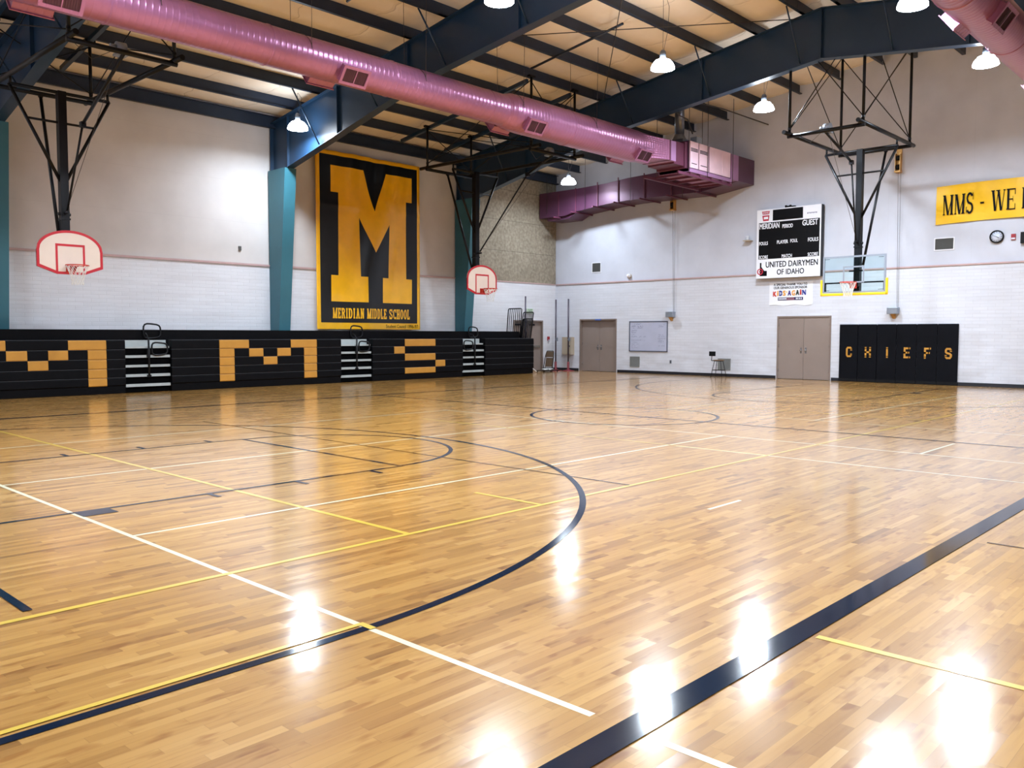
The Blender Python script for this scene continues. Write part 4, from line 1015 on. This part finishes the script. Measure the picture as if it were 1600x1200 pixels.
# ================================================================== BIG LETTER BANNER (hangs on the left wall)
gy0, gy1, gz0, gz1 = 15.93, 20.33, 1.70, 7.55
def drape(y, z):
    u, v = (y-gy0)/(gy1-gy0), (z-gz0)/(gz1-gz0)
    d = 0.0
    e = math.sin(PI*u)**0.7
    d += 0.060*math.sin(9*u + 3.2*(1-v) + 1.5*math.sin(4*v))*e*(0.3+0.7*(1-v))
    d += 0.034*math.sin(17*u - 6*v + 1.3)*e*(1-v*0.4)
    d += 0.022*math.exp(-((v-0.70)/0.012)**2)*0.5
    if v > 0.62: d += 0.018*math.sin(40*u+2*math.sin(9*v))*e*(v-0.62)/0.38*1.5
    return d
def draped(polys, name, mat, parent, off):
    bm = bmesh.new()
    for q in polys:
        vs = [bm.verts.new((0, p[0], p[1])) for p in q]
        try: bm.faces.new(vs)
        except ValueError: pass
    st = 0.09
    ys_ = [v.co.y for v in bm.verts]; zs_ = [v.co.z for v in bm.verts]
    k = math.ceil(min(ys_)/st)
    while k*st < max(ys_):
        bmesh.ops.bisect_plane(bm, geom=bm.verts[:]+bm.edges[:]+bm.faces[:], plane_co=(0, k*st, 0), plane_no=(0, 1, 0)); k += 1
    k = math.ceil(min(zs_)/st)
    while k*st < max(zs_):
        bmesh.ops.bisect_plane(bm, geom=bm.verts[:]+bm.edges[:]+bm.faces[:], plane_co=(0, 0, k*st), plane_no=(0, 0, 1)); k += 1
    bmesh.ops.triangulate(bm, faces=bm.faces[:])
    mb = MB()
    for fc in bm.faces: mb.face([(XL+0.15+off+drape(v.co.y, v.co.z), v.co.y, v.co.z) for v in fc.verts], True)
    bm.free()
    o = mb.build(name, mat, parent, recalc=False)
    bm = bmesh.new(); bm.from_mesh(o.data); bmesh.ops.remove_doubles(bm, verts=bm.verts[:], dist=0.0005)
    for fc in bm.faces:
        if fc.normal.x < 0: fc.normal_flip()
    bm.to_mesh(o.data); bm.free()
    return o
ban = thing('school_banner', (XL+0.1, (gy0+gy1)/2, gz0), 'tall black and gold cloth banner with a giant M over MERIDIAN MIDDLE SCHOOL', 'banner')
o = draped([rect(gy0, gz0, gy1, gz1)], 'banner_cloth', M['banyel'], ban, 0.0)
sd = o.modifiers.new('cloth_thickness', 'SOLIDIFY'); sd.thickness = 0.003; sd.offset = -1
draped([rect(gy0+0.15, gz0+0.22, gy1-0.13, gz1-0.14)], 'black_field', M['banblk'], ban, 0.006)
# M: bounds measured on the wall
my0, my1, mz0, mz1 = 16.50, 19.95, 2.62, 7.08
def mp(u, v): return (my0+(my1-my0)*u, mz0+(mz1-mz0)*v)
sf = 0.195     # serif block height
Mparts = [
    [(0, 0), (.42, 0), (.42, sf), (.345, sf), (.345, .645), (.075, .645), (.075, sf), (0, sf)],
    [(.60, 0), (1, 0), (1, sf), (.93, sf), (.93, .645), (.665, .645), (.665, sf), (.60, sf)],
]
quads = [rect(0, 0, .42, sf), rect(.60, 0, 1, sf), rect(.085, sf, .34, 1-sf), rect(.67, sf, .925, 1-sf), rect(0, 1-sf, .34, 1), rect(.67, 1-sf, 1, 1),
         [(.34, 1), (.40, 1), (.40, .82), (.34, .62)],
         [(.34, .62), (.40, .82), (.52, .65), (.52, .36)], [(.52, .36), (.52, .65), (.64, .84), (.67, .60)], [(.67, .60), (.64, .84), (.64, 1), (.67, 1)]]
quads = [rect(0, 0, .42, sf), rect(.62, 0, 1, sf), rect(.085, sf, .34, 1-sf), rect(.70, sf, .925, 1-sf), rect(0, 1-sf, .34, 1), rect(.70, 1-sf, 1, 1),
         [(.34, .64), (.52, .385), (.52, .70), (.385, 1), (.34, 1)], [(.52, .385), (.70, .61), (.70, 1), (.665, 1), (.52, .70)]]
draped([[mp(*p) for p in q] for q in quads], 'letter_m', M['banyel'], ban, 0.012)
txt, tw_ = serif_text('MERIDIAN MIDDLE SCHOOL', 0.62, 0.20, 0.17, 0.15, 0.04, 0.10, 0.42, {'M': 0.86, 'I': 0.34, 'L': 0.52, 'E': 0.54})
ty0, ty1, tz0, tz1 = 16.56, 19.86, 2.06, 2.41
draped([[(ty0+px/tw_*(ty1-ty0), tz0+py*(tz1-tz0)) for px, py in q] for q in txt], 'lettering', M['banyel'], ban, 0.012)
fm = MB(); font_mesh(fm, 'Student Council 1996-97', 18.75, 20.22, gz0+0.05, gz0+0.17, lambda a, b: (XL+0.168+drape(a, b), a, b)); fm.build('small_print', M['ink'], ban)
g = MB()
for y in (gy0+0.08, (gy0+gy1)/2, gy1-0.08): g.tube((XL-0.02, y, gz1-0.05), (XL+0.16, y, gz1-0.05), 0.012, 8)
g.build_each('grommet', M['chrome'], ban)

# ================================================================== THINGS ON THE BACK WALL
def bw(y): return lambda a, b: (a, y, b)
# scoreboard
sx0, sx1, sz0, sz1 = -14.43, -12.12, 3.50, 5.88; SY = 27.86
sb = thing('scoreboard', ((sx0+sx1)/2, SY, sz0), 'black and white wall scoreboard reading MERIDIAN and GUEST above a sponsor strip', 'scoreboard')
b = MB(); b.box(sx0, sx1, SY, YB-0.03, sz0, sz1); b.box(-13.4, -13.1, SY+0.1, SY+0.2, sz1, sz1+0.06); b.build('cabinet', M['signblk'], sb)
def su(u): return sx0+(sx1-sx0)*u
def sv(v): return sz1-(sz1-sz0)*v
b = MB(); b.box(sx0, sx1, SY-0.012, SY, sz0, sz1); b.build('face_panel', M['white'], sb)
b = MB(); b.box(su(.035), su(.98), SY-0.02, SY-0.012, sv(.72), sv(.19)); b.box(su(.255), su(.725), SY-0.02, SY-0.012, sv(.17), sv(.015)); b.build('display_panel', M['signblk'], sb)
b = MB()
for s, u0, u1, v0, v1 in (('MERIDIAN', .045, .365, .20, .28), ('PERIOD', .41, .575, .235, .29), ('GUEST', .72, .955, .20, .28),
                          ('FOULS', .045, .185, .465, .515), ('PLAYER', .33, .505, .46, .51), ('FOUL', .54, .655, .455, .505), ('FOULS', .81, .965, .455, .51),
                          ('SCORE', .045, .19, .665, .715), ('MATCH', .41, .57, .665, .715), ('SCORE', .81, .965, .665, .715)):
    font_mesh(b, s, su(u0), su(u1), sv(v1), sv(v0), bw(SY-0.0225), 0.045)
b.build('panel_lettering', M['white'], sb)
b = MB(); font_mesh(b, 'UNITED DAIRYMEN', su(.155), su(.965), sv(.845), sv(.76), bw(SY-0.0145), 0.045); font_mesh(b, 'OF IDAHO', su(.335), su(.76), sv(.955), sv(.875), bw(SY-0.0145), 0.045)
id_ = [(.06, .77), (.085, .77), (.085, .83), (.12, .875), (.135, .89), (.175, .89), (.175, .965), (.06, .965), (.06, .90)]
b.face([(su(u), SY-0.0145, sv(v)) for u, v in id_]); b.build('sponsor_lettering', M['ink'], sb)
b = MB()
for q in ring(.065, .90, .05, .046, .017, .015, 0, 360, 24): b.face([(su(u), SY-0.017, sv(v)) for u, v in q])
b.face([(su(.045), SY-0.017, sv(.905)), (su(.085), SY-0.017, sv(.905)), (su(.085), SY-0.017, sv(.893)), (su(.045), SY-0.017, sv(.893))])
b.build('round_emblem', M['cred'], sb)
b = MB(); b.face([(su(u), SY-0.0145, sv(v)) for u, v in ((.08, .025), (.205, .025), (.195, .07), (.09, .07))]); b.face([(su(u), SY-0.0145, sv(v)) for u, v in ((.085, .085), (.20, .085), (.19, .165), (.10, .165))]); b.build('keystone_emblem', M['cred'], sb)
b = MB(); font_mesh(b, 'IDAHO', su(.095), su(.19), sv(.06), sv(.035), bw(SY-0.017), 0.02); b.box(su(.11), su(.18), SY-0.018, SY-0.0155, sv(.14), sv(.105)); b.build('emblem_print', M['white'], sb)
b = MB()
for k in range(7): b.box(su(.79+.022*k), su(.803+.022*k), SY-0.0165, SY-0.012, sv(.118-.003*(k % 2)), sv(.10))
b.build('faint_print', M['wbink'], sb)
b = MB()
for u in (.43, .50): b.box(su(u), su(u)+0.05, SY+0.05, SY+0.12, sz1, sz1+0.09)
b.tube((su(.43), SY+0.08, sz1+0.06), (su(.52), SY+0.08, sz1+0.06), 0.01, 6); b.build('lifting_bracket', M['blacksteel'], sb)

# sponsor poster under it
px0, px1, pz0, pz1 = -13.98, -12.52, 2.56, 3.36; PYf = YB-0.012
po = thing('sponsor_poster', ((px0+px1)/2, PYf, pz0), 'white paper poster with rainbow-coloured name below the scoreboard', 'poster')
b = MB(); NX = 12
for k in range(NX):
    for j in range(6):
        def q(i, jj): 
            x = px0-0.06+(px1-px0+0.12)*i/NX; z = pz0+(pz1-pz0)*jj/6 + (0.02*math.sin(i*1.1) if jj == 0 else 0); return (x, PYf-0.005*math.sin(i*1.3)*(1-jj/6)-0.001, z)
        b.face([q(k, j), q(k+1, j), q(k+1, j+1), q(k, j+1)], True)
b.build('paper', M['white'], po, recalc=False)
b = MB(); yb_ = PYf-0.009
font_mesh(b, 'A SPECIAL THANK YOU TO', -13.87, -12.66, 3.235, 3.315, bw(yb_), 0.045); font_mesh(b, 'OUR GENEROUS SPONSOR', -13.87, -12.66, 3.125, 3.205, bw(yb_), 0.045)
b.build('heading', M['ink'], po)
xx = -13.90
for ch, m_, w_, dz in (('K', 'cr', .15, -.02), ('i', 'co', .07, .0), ('D', 'cb', .13, 0), ('S', 'co', .12, 0), ('\'', 'cy', .05, .1), ('A', 'cp', .14, 0), ('G', 'co', .14, 0), ('A', 'cg', .14, .01), ('i', 'cr', .08, .02), ('N', 'cb', .15, .01)):
    b = MB(); hh = 0.05 if ch == '\'' else 0.18
    font_mesh(b, ch, xx, xx+w_-0.012, 2.885+dz, 2.885+dz+hh, bw(yb_), 0.13); b.build('coloured_letter', M[m_], po); xx += w_+0.005
b = MB(); b.box(-13.71, -12.80, yb_, yb_+0.004, 2.73, 2.83); b.build('print_band', M['navyprint'], po)
b = MB(); b.box(-13.39, -13.11, yb_-0.003, yb_, 2.73, 2.83); b.build('band_centre', M['mauveprint'], po)
b = MB()
for x in (-13.68, -13.63, -13.58, -13.53, -13.48, -13.43, -13.05, -13.0, -12.94, -12.88): b.box(x, x+0.032, yb_-0.003, yb_-0.001, 2.755, 2.81)
b.build('band_print', M['white'], po)

# whiteboard
wx0, wx1, wz0, wz1 = -20.0, -18.20, 0.86, 2.06
wbd = thing('whiteboard', ((wx0+wx1)/2, YB-0.03, wz0), 'wall whiteboard with faint handwriting between the left door and the stool', 'whiteboard')
b = MB(); b.box(wx0, wx1, YB-0.022, YB-0.001, wz0, wz1); b.build('writing_surface', M['wb'], wbd)
b = MB()
for a in ((wx0, wx1, wz0, wz0+0.035), (wx0, wx1, wz1-0.035, wz1), (wx0, wx0+0.035, wz0, wz1), (wx1-0.035, wx1, wz0, wz1)): b.box(a[0], a[1], YB-0.034, YB-0.022, a[2], a[3])
b.build('frame', M['wbframe'], wbd)
b = MB(); rnd = random.Random(3)
def scribble(x0, x1, z, amp, r):
    pts = []; x = x0
    while x < x1:
        pts.append((x, YB-0.0245, z+rnd.uniform(-amp, amp))); x += rnd.uniform(0.012, 0.03)
        if rnd.random() < 0.14:
            if len(pts) > 1: b.path(pts, r, 4)
            pts = []; x += 0.03
    if len(pts) > 1: b.path(pts, r, 4)
for z, xa, xb, r in ((1.95, .25, .6, .005), (1.86, .12, .66, .006), (1.80, .18, .64, .005), (1.69, .1, .42, .004), (1.62, .1, .38, .004), (1.53, .1, .32, .003), (1.45, .1, .8, .0035), (1.31, .1, .76, .003), (1.22, .1, .4, .003), (1.15, .1, .55, .003), (1.08, .1, .5, .003), (1.01, .1, .54, .003), (0.95, .1, .2, .003)):
    scribble(wx0+xa, wx0+xb, z, 0.018, r)
for z in (1.9, 1.84, 1.52, 1.45, 1.31, 1.26, 1.09): scribble(wx1-0.42, wx1-0.12, z, 0.02, 0.0035)
b.path([(wx1-0.45, YB-0.0245, 1.38), (wx1-0.1, YB-0.0245, 1.38)], .004, 4); b.build('handwriting', M['wbink'], wbd)

# vents in the back wall
def vent(x0, x1, z0, z1, mat, label):
    r = thing('wall_vent', ((x0+x1)/2, YB, z0), label, 'vent', 'grilles in the back wall')
    yf = YB+0.04 if z0 > LEDGE else YB
    f = MB(); e = 0.03
    for a in ((x0, x1, z0, z0+e), (x0, x1, z1-e, z1), (x0, x0+e, z0+e, z1-e), (x1-e, x1, z0+e, z1-e)): f.box(a[0], a[1], yf-0.02, yf+0.0, a[2], a[3])
    f.build('vent_frame', M['white'] if z0 > LEDGE else M['vent'], r)
    s = MB(); s.box(x0+e, x1-e, yf-0.006, yf, z0+e, z1-e); n = int((z1-z0-2*e)/0.022)
    for k in range(n): z = z0+e+(z1-z0-2*e)*(k+.5)/n; s.prism([(yf-0.016, z-0.006), (yf-0.006, z+0.002), (yf-0.006, z+0.006), (yf-0.016, z-0.003)], x0+e, x1-e, 'x')
    s.build('grille', mat, r)
vent(-19.97, -19.50, 0.24, 0.66, M['vent'], 'square floor-level grille under the whiteboard')
vent(-16.02, -15.50, 0.24, 0.66, M['vent'], 'square floor-level grille behind the stool')
vent(-21.96, -21.48, 4.08, 4.50, M['ventd'], 'square grille high above the left door')
vent(-8.66, -8.08, 4.12, 4.51, M['ventd'], 'wide grille below the yellow banner, left of the clock')

# clock
c = thing('wall_clock', (-6.93, YB, 4.35), 'round black-rimmed wall clock under the yellow banner', 'clock'); cy = YB+0.04
b = MB(); b.lathe((-6.93, cy-0.07, 4.42), [(0.0, 0.045), (0.19, 0.045), (0.19, 0.0), (0.165, -0.012), (0.155, 0.0), (0.15, 0.012)], 32, 'y'); b.build('clock_rim', M['black'], c)
b = MB(); b.lathe((-6.93, cy-0.058, 4.42), [(0.0, 0.0), (0.156, 0.0), (0.156, 0.005)], 32, 'y'); b.build('clock_dial', M['clockface'], c)
b = MB()
for k in range(12):
    a = PI*k/6; b.tube((-6.93+0.115*math.sin(a), cy-0.061, 4.42+0.115*math.cos(a)), (-6.93+0.142*math.sin(a), cy-0.061, 4.42+0.142*math.cos(a)), 0.006, 5)
b.build('hour_marks', M['ink'], c)
for ln, an, wd in ((0.075, 2.2, 0.007), (0.12, 5.1, 0.005)):
    b = MB(); b.tube((-6.93, cy-0.065, 4.42), (-6.93+ln*math.sin(an), cy-0.065, 4.42+ln*math.cos(an)), wd, 6); b.build('clock_hand', M['ink'], c)

# alarms, outlets and small fittings
def strobe(x, z, face, label):
    r = thing('fire_alarm', (x, YB, z) if face == 'b' else (XL, x, z), label, 'fire alarm')
    yf = YB+0.04 if z > LEDGE else YB
    if face == 'b':
        a = MB(); a.box(x-0.06, x+0.06, yf-0.05, yf, z, z+0.17); a.build('alarm_housing', M['alarm'], r, bevel=0.006)
        a = MB(); a.box(x-0.05, x+0.05, yf-0.06, yf-0.05, z+0.015, z+0.06); a.build('strobe_lens', M['clockface'], r)
    else:
        a = MB(); a.box(XL, XL+0.05, x-0.06, x+0.06, z, z+0.17); a.build('alarm_housing', M['alarm'], r, bevel=0.006)
        a = MB(); a.box(XL+0.05, XL+0.06, x-0.05, x+0.05, z-0.0, z+0.04); a.build('strobe_lens', M['clockface'], r)
strobe(-6.50, 4.30, 'b', 'small red alarm strobe right of the wall clock')
strobe(27.62, 1.27, 'l', 'small red fire alarm box right of the corner door')
a = MB(); a.box(-6.30, -6.05, YB-0.08, YB+0.04, 4.18, 4.50); tag(a.build('wall_speaker', M['black']), 'dark box cut by the right picture edge beside the red strobe', 'speaker')
r = thing('wall_outlet', (-18.06, YB, 0.42), 'small grey outlet box low on the wall between the grilles', 'outlet')
a = MB(); a.box(-18.10, -18.02, YB-0.015, YB, 0.42, 0.55); a.build('cover_plate', M['grey'], r)
a = MB(); a.box(-18.08, -18.04, YB-0.018, YB-0.015, 0.44, 0.475); a.box(-18.08, -18.04, YB-0.018, YB-0.015, 0.495, 0.53); a.build('socket', M['ink'], r)
a = MB(); a.box(XL-0.04, XL-0.0, 13.28, 13.36, 4.07, 4.20); tag(a.build('wall_switch', M['ventd']), 'tiny grey plate high on the left wall between hoop and teal column', 'switch plate')
r = thing('occupancy_sensor', (-20.05, YB, 3.79), 'small white domed sensor on the wall just above the ledge', 'sensor')
a = MB(); a.lathe((-20.05, YB+0.04, 3.86), [(0.10, 0.0), (0.10, -0.05), (0.0, -0.05)], 18, 'y'); a.build('sensor_base', M['tan'], r)
a = MB(); a.lathe((-20.05, YB-0.01, 3.87), [(0.085, 0.0), (0.075, -0.06), (0.045, -0.10), (0.0, -0.115)], 18, 'y'); a.build('sensor_dome', M['white'], r)
r = thing('wall_camera', (-14.86, YB, 4.84), 'small white camera on a bracket left of the scoreboard', 'camera')
a = MB(); a.box(-15.0, -14.72, YB-0.2, YB+0.04, 4.86, 4.89); a.build('bracket', M['tan'], r)
a = MB(); a.tube((-14.86, YB-0.10, 4.89), (-14.86, YB-0.10, 5.0), 0.05, 14); a.lathe((-14.86, YB-0.10, 5.0), [(0.07, 0), (0.06, 0.04), (0, 0.045)], 14, 'z'); a.build('camera_body', M['white'], r)

# wall winches with their cables and head blocks
def winch(x, ztop_, zb0, label, label2):
    r = thing('wall_winch', (x, YB-0.1, 2.16), label, 'winch', 'winches for the hanging hoops')
    a = MB(); a.box(x-0.16, x+0.16, YB-0.22, YB, 2.20, 2.41); a.build('winch_housing', M['grey'], r, bevel=0.012)
    a = MB(); a.prism([(YB-0.18, 2.20), (YB, 2.20), (YB, 2.05)], x-0.05, x+0.05, 'x'); a.build('winch_bracket', M['brass'], r)
    a = MB(); a.tube((x+0.10, YB-0.06, 2.41), (x+0.02, YB-0.06, zb0), 0.005, 6); a.build('cable', M['wire'], r)
    a = MB(); a.tube((x+0.13, YB-0.05, 2.41), (x+0.10, YB-0.05, zb0), 0.004, 6); a.build('cable', M['wire'], r)
    a = MB(); a.tube((x+0.22, YB+0.02, 2.3), (x+0.22, YB+0.02, LEDGE-.05), 0.008, 6); a.tube((x+0.16, YB-0.012, 2.3), (x+0.22, YB-0.012, 2.3), 0.008, 6); 
    k = thing('pulley_block', (x+0.02, YB-0.1, zb0), label2, 'pulley', 'cable pulley blocks high on the back wall')
    a = MB(); a.box(x-0.06, x-0.045, YB-0.14, YB-0.012, zb0, ztop_); a.box(x+0.085, x+0.10, YB-0.14, YB-0.012, zb0, ztop_); a.box(x-0.06, x+0.10, YB-0.01, YB+0.04, zb0-0.0, ztop_+0.2); a.box(x-0.07, x+0.11, YB-0.16, YB+0.04, zb0-0.05, zb0-0.002); a.build_each('pulley_plate', M['brass'], k)
    for z in (zb0+0.12, ztop_-0.14):
        a = MB(); a.tube((x-0.035, YB-0.09, z), (x+0.075, YB-0.09, z), 0.075, 18); a.build('pulley_wheel', M['black'], k)
winch(-18.03, 6.62, 6.30, 'grey winch box at the cable foot, above the whiteboard', 'brass pulley block under the mauve duct, over the whiteboard')
winch(-9.78, 7.22, 6.68, 'grey winch box at the cable foot, above the CHIEFS pads', 'brass pulley block right of the main hoop mast')

# wall pads, one letter each
pxs = [-11.50, -10.89, -10.28, -9.675, -9.065, -8.46, -7.86]
for k, ch in enumerate('CHIEFS'):
    x0, x1 = pxs[k]+0.003, pxs[k+1]-0.003
    r = thing('wall_pad', ((x0+x1)/2, YB-0.05, 0.05), 'black padded wall panel bearing the gold letter %s' % ch, 'wall pad', 'padded panels spelling CHIEFS')
    a = MB(); a.box(x0, x1, YB-0.06, YB-0.013, 0.05, 1.88); a.build('pad', M['blackpad'], r, bevel=0.018)
    a = MB(); a.box(x0, x1, YB-0.064, YB-0.01, 0.012, 0.10); a.build('bottom_lip', M['black'], r)
    cx = (x0+x1)/2 + 0.03; polys = block_text(ch, 0.20 if ch != 'I' else 0.16, 0.34, 0.058)
    a = MB()
    for q in polys: a.face([(cx+p[0], YB-0.0625, 0.975+p[1]) for p in q])
    a.build('gold_letter', M['gold'], r)

# yellow banner
y0_ = YB-0.03
yb_ = thing('fabric_banner', (-6.2, y0_, 4.9), 'long yellow cloth banner reading MMS - WE, cut by the right edge', 'banner')
bx0, bx1, bz0, bz1 = -8.62, -2.4, 4.90, 6.05
NXb, NZb = 70, 14
def bd(x, z):
    u, v = (x-bx0), (z-bz0)/(bz1-bz0)
    return 0.02*math.sin(1.7*u+2*v) + 0.02*math.sin((u*0.9+v*1.2)*5.5)*math.exp(-abs(u-v*1.0)*1.0) + 0.008*math.sin(7*u-5*v)
def bzz(x, v): return bz0 + 0.045*math.sin((x-bx0)*0.9) + v*(bz1-bz0 - 0.0*math.sin(x)) - (0.02*math.sin((x-bx0)*0.9))*v
a = MB()
for i in range(NXb):
    for j in range(NZb):
        q = []
        for ii, jj in ((i, j), (i+1, j), (i+1, j+1), (i, j+1)):
            x = bx0+(bx1-bx0)*ii/NXb; v = jj/NZb; z = bzz(x, v); q.append((x, y0_+bd(x, z), z))
        a.face(q, True)
o = a.build('banner_cloth', M['yellow'], yb_, recalc=False); bm = bmesh.new(); bm.from_mesh(o.data); bmesh.ops.remove_doubles(bm, verts=bm.verts[:], dist=1e-5); bm.to_mesh(o.data); bm.free()
polys, tw_ = serif_text('MMS - WE HAVE', 0.50, 0.13, 0.045, 0.05, 0.04, 0.07, 0.30, {'M': 0.66, 'W': 0.84, '-': 0.34, 'S': 0.44, 'E': 0.52})
polys = [q for q in polys if max(p[0] for p in q) < 99]
sc_ = 0.60/1.0; lx0 = -8.42; kx = (-6.50+8.42)/ (sum((0.62, 0.07, 0.62, 0.07, 0.44, 0.07, 0.30, 0.34, 0.07, 0.30, 0.84, 0.07, 0.52)))
a = MB()
for q in polys:
    pts = []
    for p in q:
        x = lx0+p[0]*kx; z = 5.17+p[1]*0.60
        if x > bx1-0.1: pts = None; break
        pts.append((x, y0_+bd(x, z)-0.03, z))
    if pts and len([1 for p in pts]) >= 3 and min(p[0] for p in pts) < -5.2: a.face(pts)
a.build('banner_lettering', M['ink'], yb_)

# ================================================================== CORNER: posts, panel, chair, stool
def post(x, y, h, label, tilt=0.0):
    r = thing('volleyball_post', (x, y, 0), label, 'volleyball post', 'volleyball posts stored in the corner')
    a = MB(); a.tube((x, y, 0.06), (x+tilt, y, h), 0.032, 14); a.lathe((x+tilt, y, h), [(0.037, 0), (0.03, 0.03), (0, 0.035)], 14, 'z'); a.build('pole', M['polepaint'], r)
    a = MB(); a.lathe((x, y, 0), [(0.26, 0.0), (0.26, 0.02), (0.2, 0.035), (0.08, 0.06), (0.05, 0.08), (0.05, 0.38), (0.034, 0.39)], 24, 'z'); a.build('post_base', M['redbase'], r)
    a = MB(); a.box(x+0.03, x+0.09, y-0.03, y+0.03, 1.25, 1.4); a.tube((x+0.06, y-0.03, 1.32), (x+0.06, y-0.12, 1.32), 0.012, 8); a.build('crank', M['grey'], r)
post(-22.72, 27.55, 2.98, 'volleyball post on a red base in front of the grey wall cabinet')
post(-23.28, 27.40, 2.96, 'volleyball post on a red base behind the leaning brown chair')
post(-23.50, 25.75, 3.05, 'volleyball post rising behind the bleacher guard rails')
r = thing('utility_cabinet', (-23.08, YB, 0.68), 'grey-tan metal wall cabinet beside the volleyball post', 'cabinet')
a = MB(); a.box(-23.34, -22.84, YB-0.22, YB, 0.68, 1.42); a.build('cabinet_body', M['tan'], r)
a = MB(); a.box(-23.32, -22.86, YB-0.232, YB-0.22, 0.70, 1.40); o = a.build('cabinet_door', M['tan'], r)
a = MB(); a.box(-22.92, -22.89, YB-0.25, YB-0.232, 1.0, 1.08); a.build('latch', M['chrome'], o)
# folded chair leaning against the wall
r = thing('folding_chair', (-23.4, 27.0, 0), 'brown folding chair folded flat and leaning in the far corner', 'chair')
def lean(u, h, d=0.0): return (-23.60+u, 26.98+0.22*h+d, h)
a = MB()
pts = [lean(-0.02, 0.0), lean(0.0, 0.65)] + [lean(0.03+0.06*(1-math.cos(t_)), 0.78+0.06*math.sin(t_)) for t_ in (0.5, 1.1, 1.57)] + [lean(0.42-0.06*(1-math.cos(t_)), 0.78+0.06*math.sin(t_)) for t_ in (1.57, 1.1, 0.5)] + [lean(0.45, 0.65), lean(0.47, 0.0)]
a.path(pts, 0.015, 8); a.path([lean(0.04, 0.02, 0.05), lean(0.04, 0.6, 0.03)], 0.012, 8); a.path([lean(0.41, 0.02, 0.05), lean(0.41, 0.6, 0.03)], 0.012, 8); a.tube(lean(0, 0.12), lean(0.46, 0.12), 0.01, 8); a.build('chair_frame', M['blacksteel'], r)
a = MB(); a.face([lean(0.02, 0.58, -0.01), lean(0.43, 0.58, -0.01), lean(0.41, 0.82, -0.01), lean(0.04, 0.82, -0.01)]); o = a.build('backrest', M['brown'], r, recalc=False); o.modifiers.new('thickness', 'SOLIDIFY').thickness = 0.012
a = MB(); a.face([lean(0.04, 0.18, 0.02), lean(0.41, 0.18, 0.02), lean(0.42, 0.55, 0.02), lean(0.03, 0.55, 0.02)]); o = a.build('seat', M['brown'], r, recalc=False); o.modifiers.new('thickness', 'SOLIDIFY').thickness = 0.02
# net hardware on the floor
a = MB(); a.tube((-23.1, 25.2, 0.45), (-22.75, 25.6, 0.04), 0.02, 8); tag(a.build('white_strut', M['white']), 'white metal strut leaning at the bleacher end', 'strut')
r = thing('net_cart', (-22.9, 26.3, 0), 'low flat black cart beside the corner door', 'cart')
a = MB(); a.box(-23.1, -22.65, 25.9, 26.9, 0.05, 0.075); a.build('deck', M['blacksteel'], r)
for x in (-23.06, -22.69):
    for y in (25.98, 26.82):
        a = MB(); a.tube((x-0.015, y, 0.026), (x+0.015, y, 0.026), 0.025, 12); a.build('wheel', M['black'], r)
a = MB(); rnd2 = random.Random(5)
pts = [(-22.87+0.16*math.cos(1.3*k), 26.35+0.3*math.sin(1.05*k), 0.092+0.002*k) for k in range(16)]
a.path(pts, 0.016, 6); tag(a.build('coiled_net_rope', M['net']), 'heap of white net rope lying on the low cart', 'rope')
# exit sign
r = thing('exit_sign', (XL, 26.4, 2.40), 'pale green exit sign above the corner door behind the rails', 'exit sign')
a = MB(); a.box(XL+0.001, XL+0.05, 26.23, 26.60, 2.40, 2.60); a.build('sign_box', M['green'], r)
a = MB(); font_mesh(a, 'EXIT', 26.27, 26.56, 2.43, 2.57, lambda p, q: (XL+0.052, p, q), 0.02); a.build('sign_letters', M['exitg'], r)

# stool with a low back
sxx, syy = -15.62, 27.45
r = thing('stool', (sxx, syy, 0), 'tall four-legged shop stool with small black backrest by the back wall', 'stool')
a = MB(); a.lathe((sxx, syy, 0.60), [(0.0, 0.0), (0.19, 0.0), (0.20, 0.012), (0.19, 0.028), (0.0, 0.032)], 24, 'z'); a.build('seat', M['woodseat'], r)
for an in (45, 135, 225, 315):
    c_, s_ = math.cos(math.radians(an+8)), math.sin(math.radians(an+8)); a = MB(); a.tube((sxx+0.16*c_, syy+0.16*s_, 0.60), (sxx+0.30*c_, syy+0.30*s_, 0.0), 0.011, 8); a.build('leg', M['blacksteel'], r)
a = MB(); a.torus((sxx, syy, 0.26), 0.235, 0.009, 'z', 28, 6); a.torus((sxx, syy, 0.585), 0.165, 0.009, 'z', 24, 6); a.build('footrest_ring', M['blacksteel'], r)
a = MB(); a.tube((sxx-0.10, syy-0.02, 0.59), (sxx-0.27, syy-0.04, 0.60), 0.012, 8); a.tube((sxx-0.27, syy-0.04, 0.59), (sxx-0.25, syy-0.05, 0.86), 0.014, 8); a.build('back_post', M['blacksteel'], r)
a = MB(); a.box(sxx-0.36, sxx-0.10, syy-0.075, syy-0.045, 0.76, 0.93); a.build('backrest', M['black'], r, bevel=0.012)
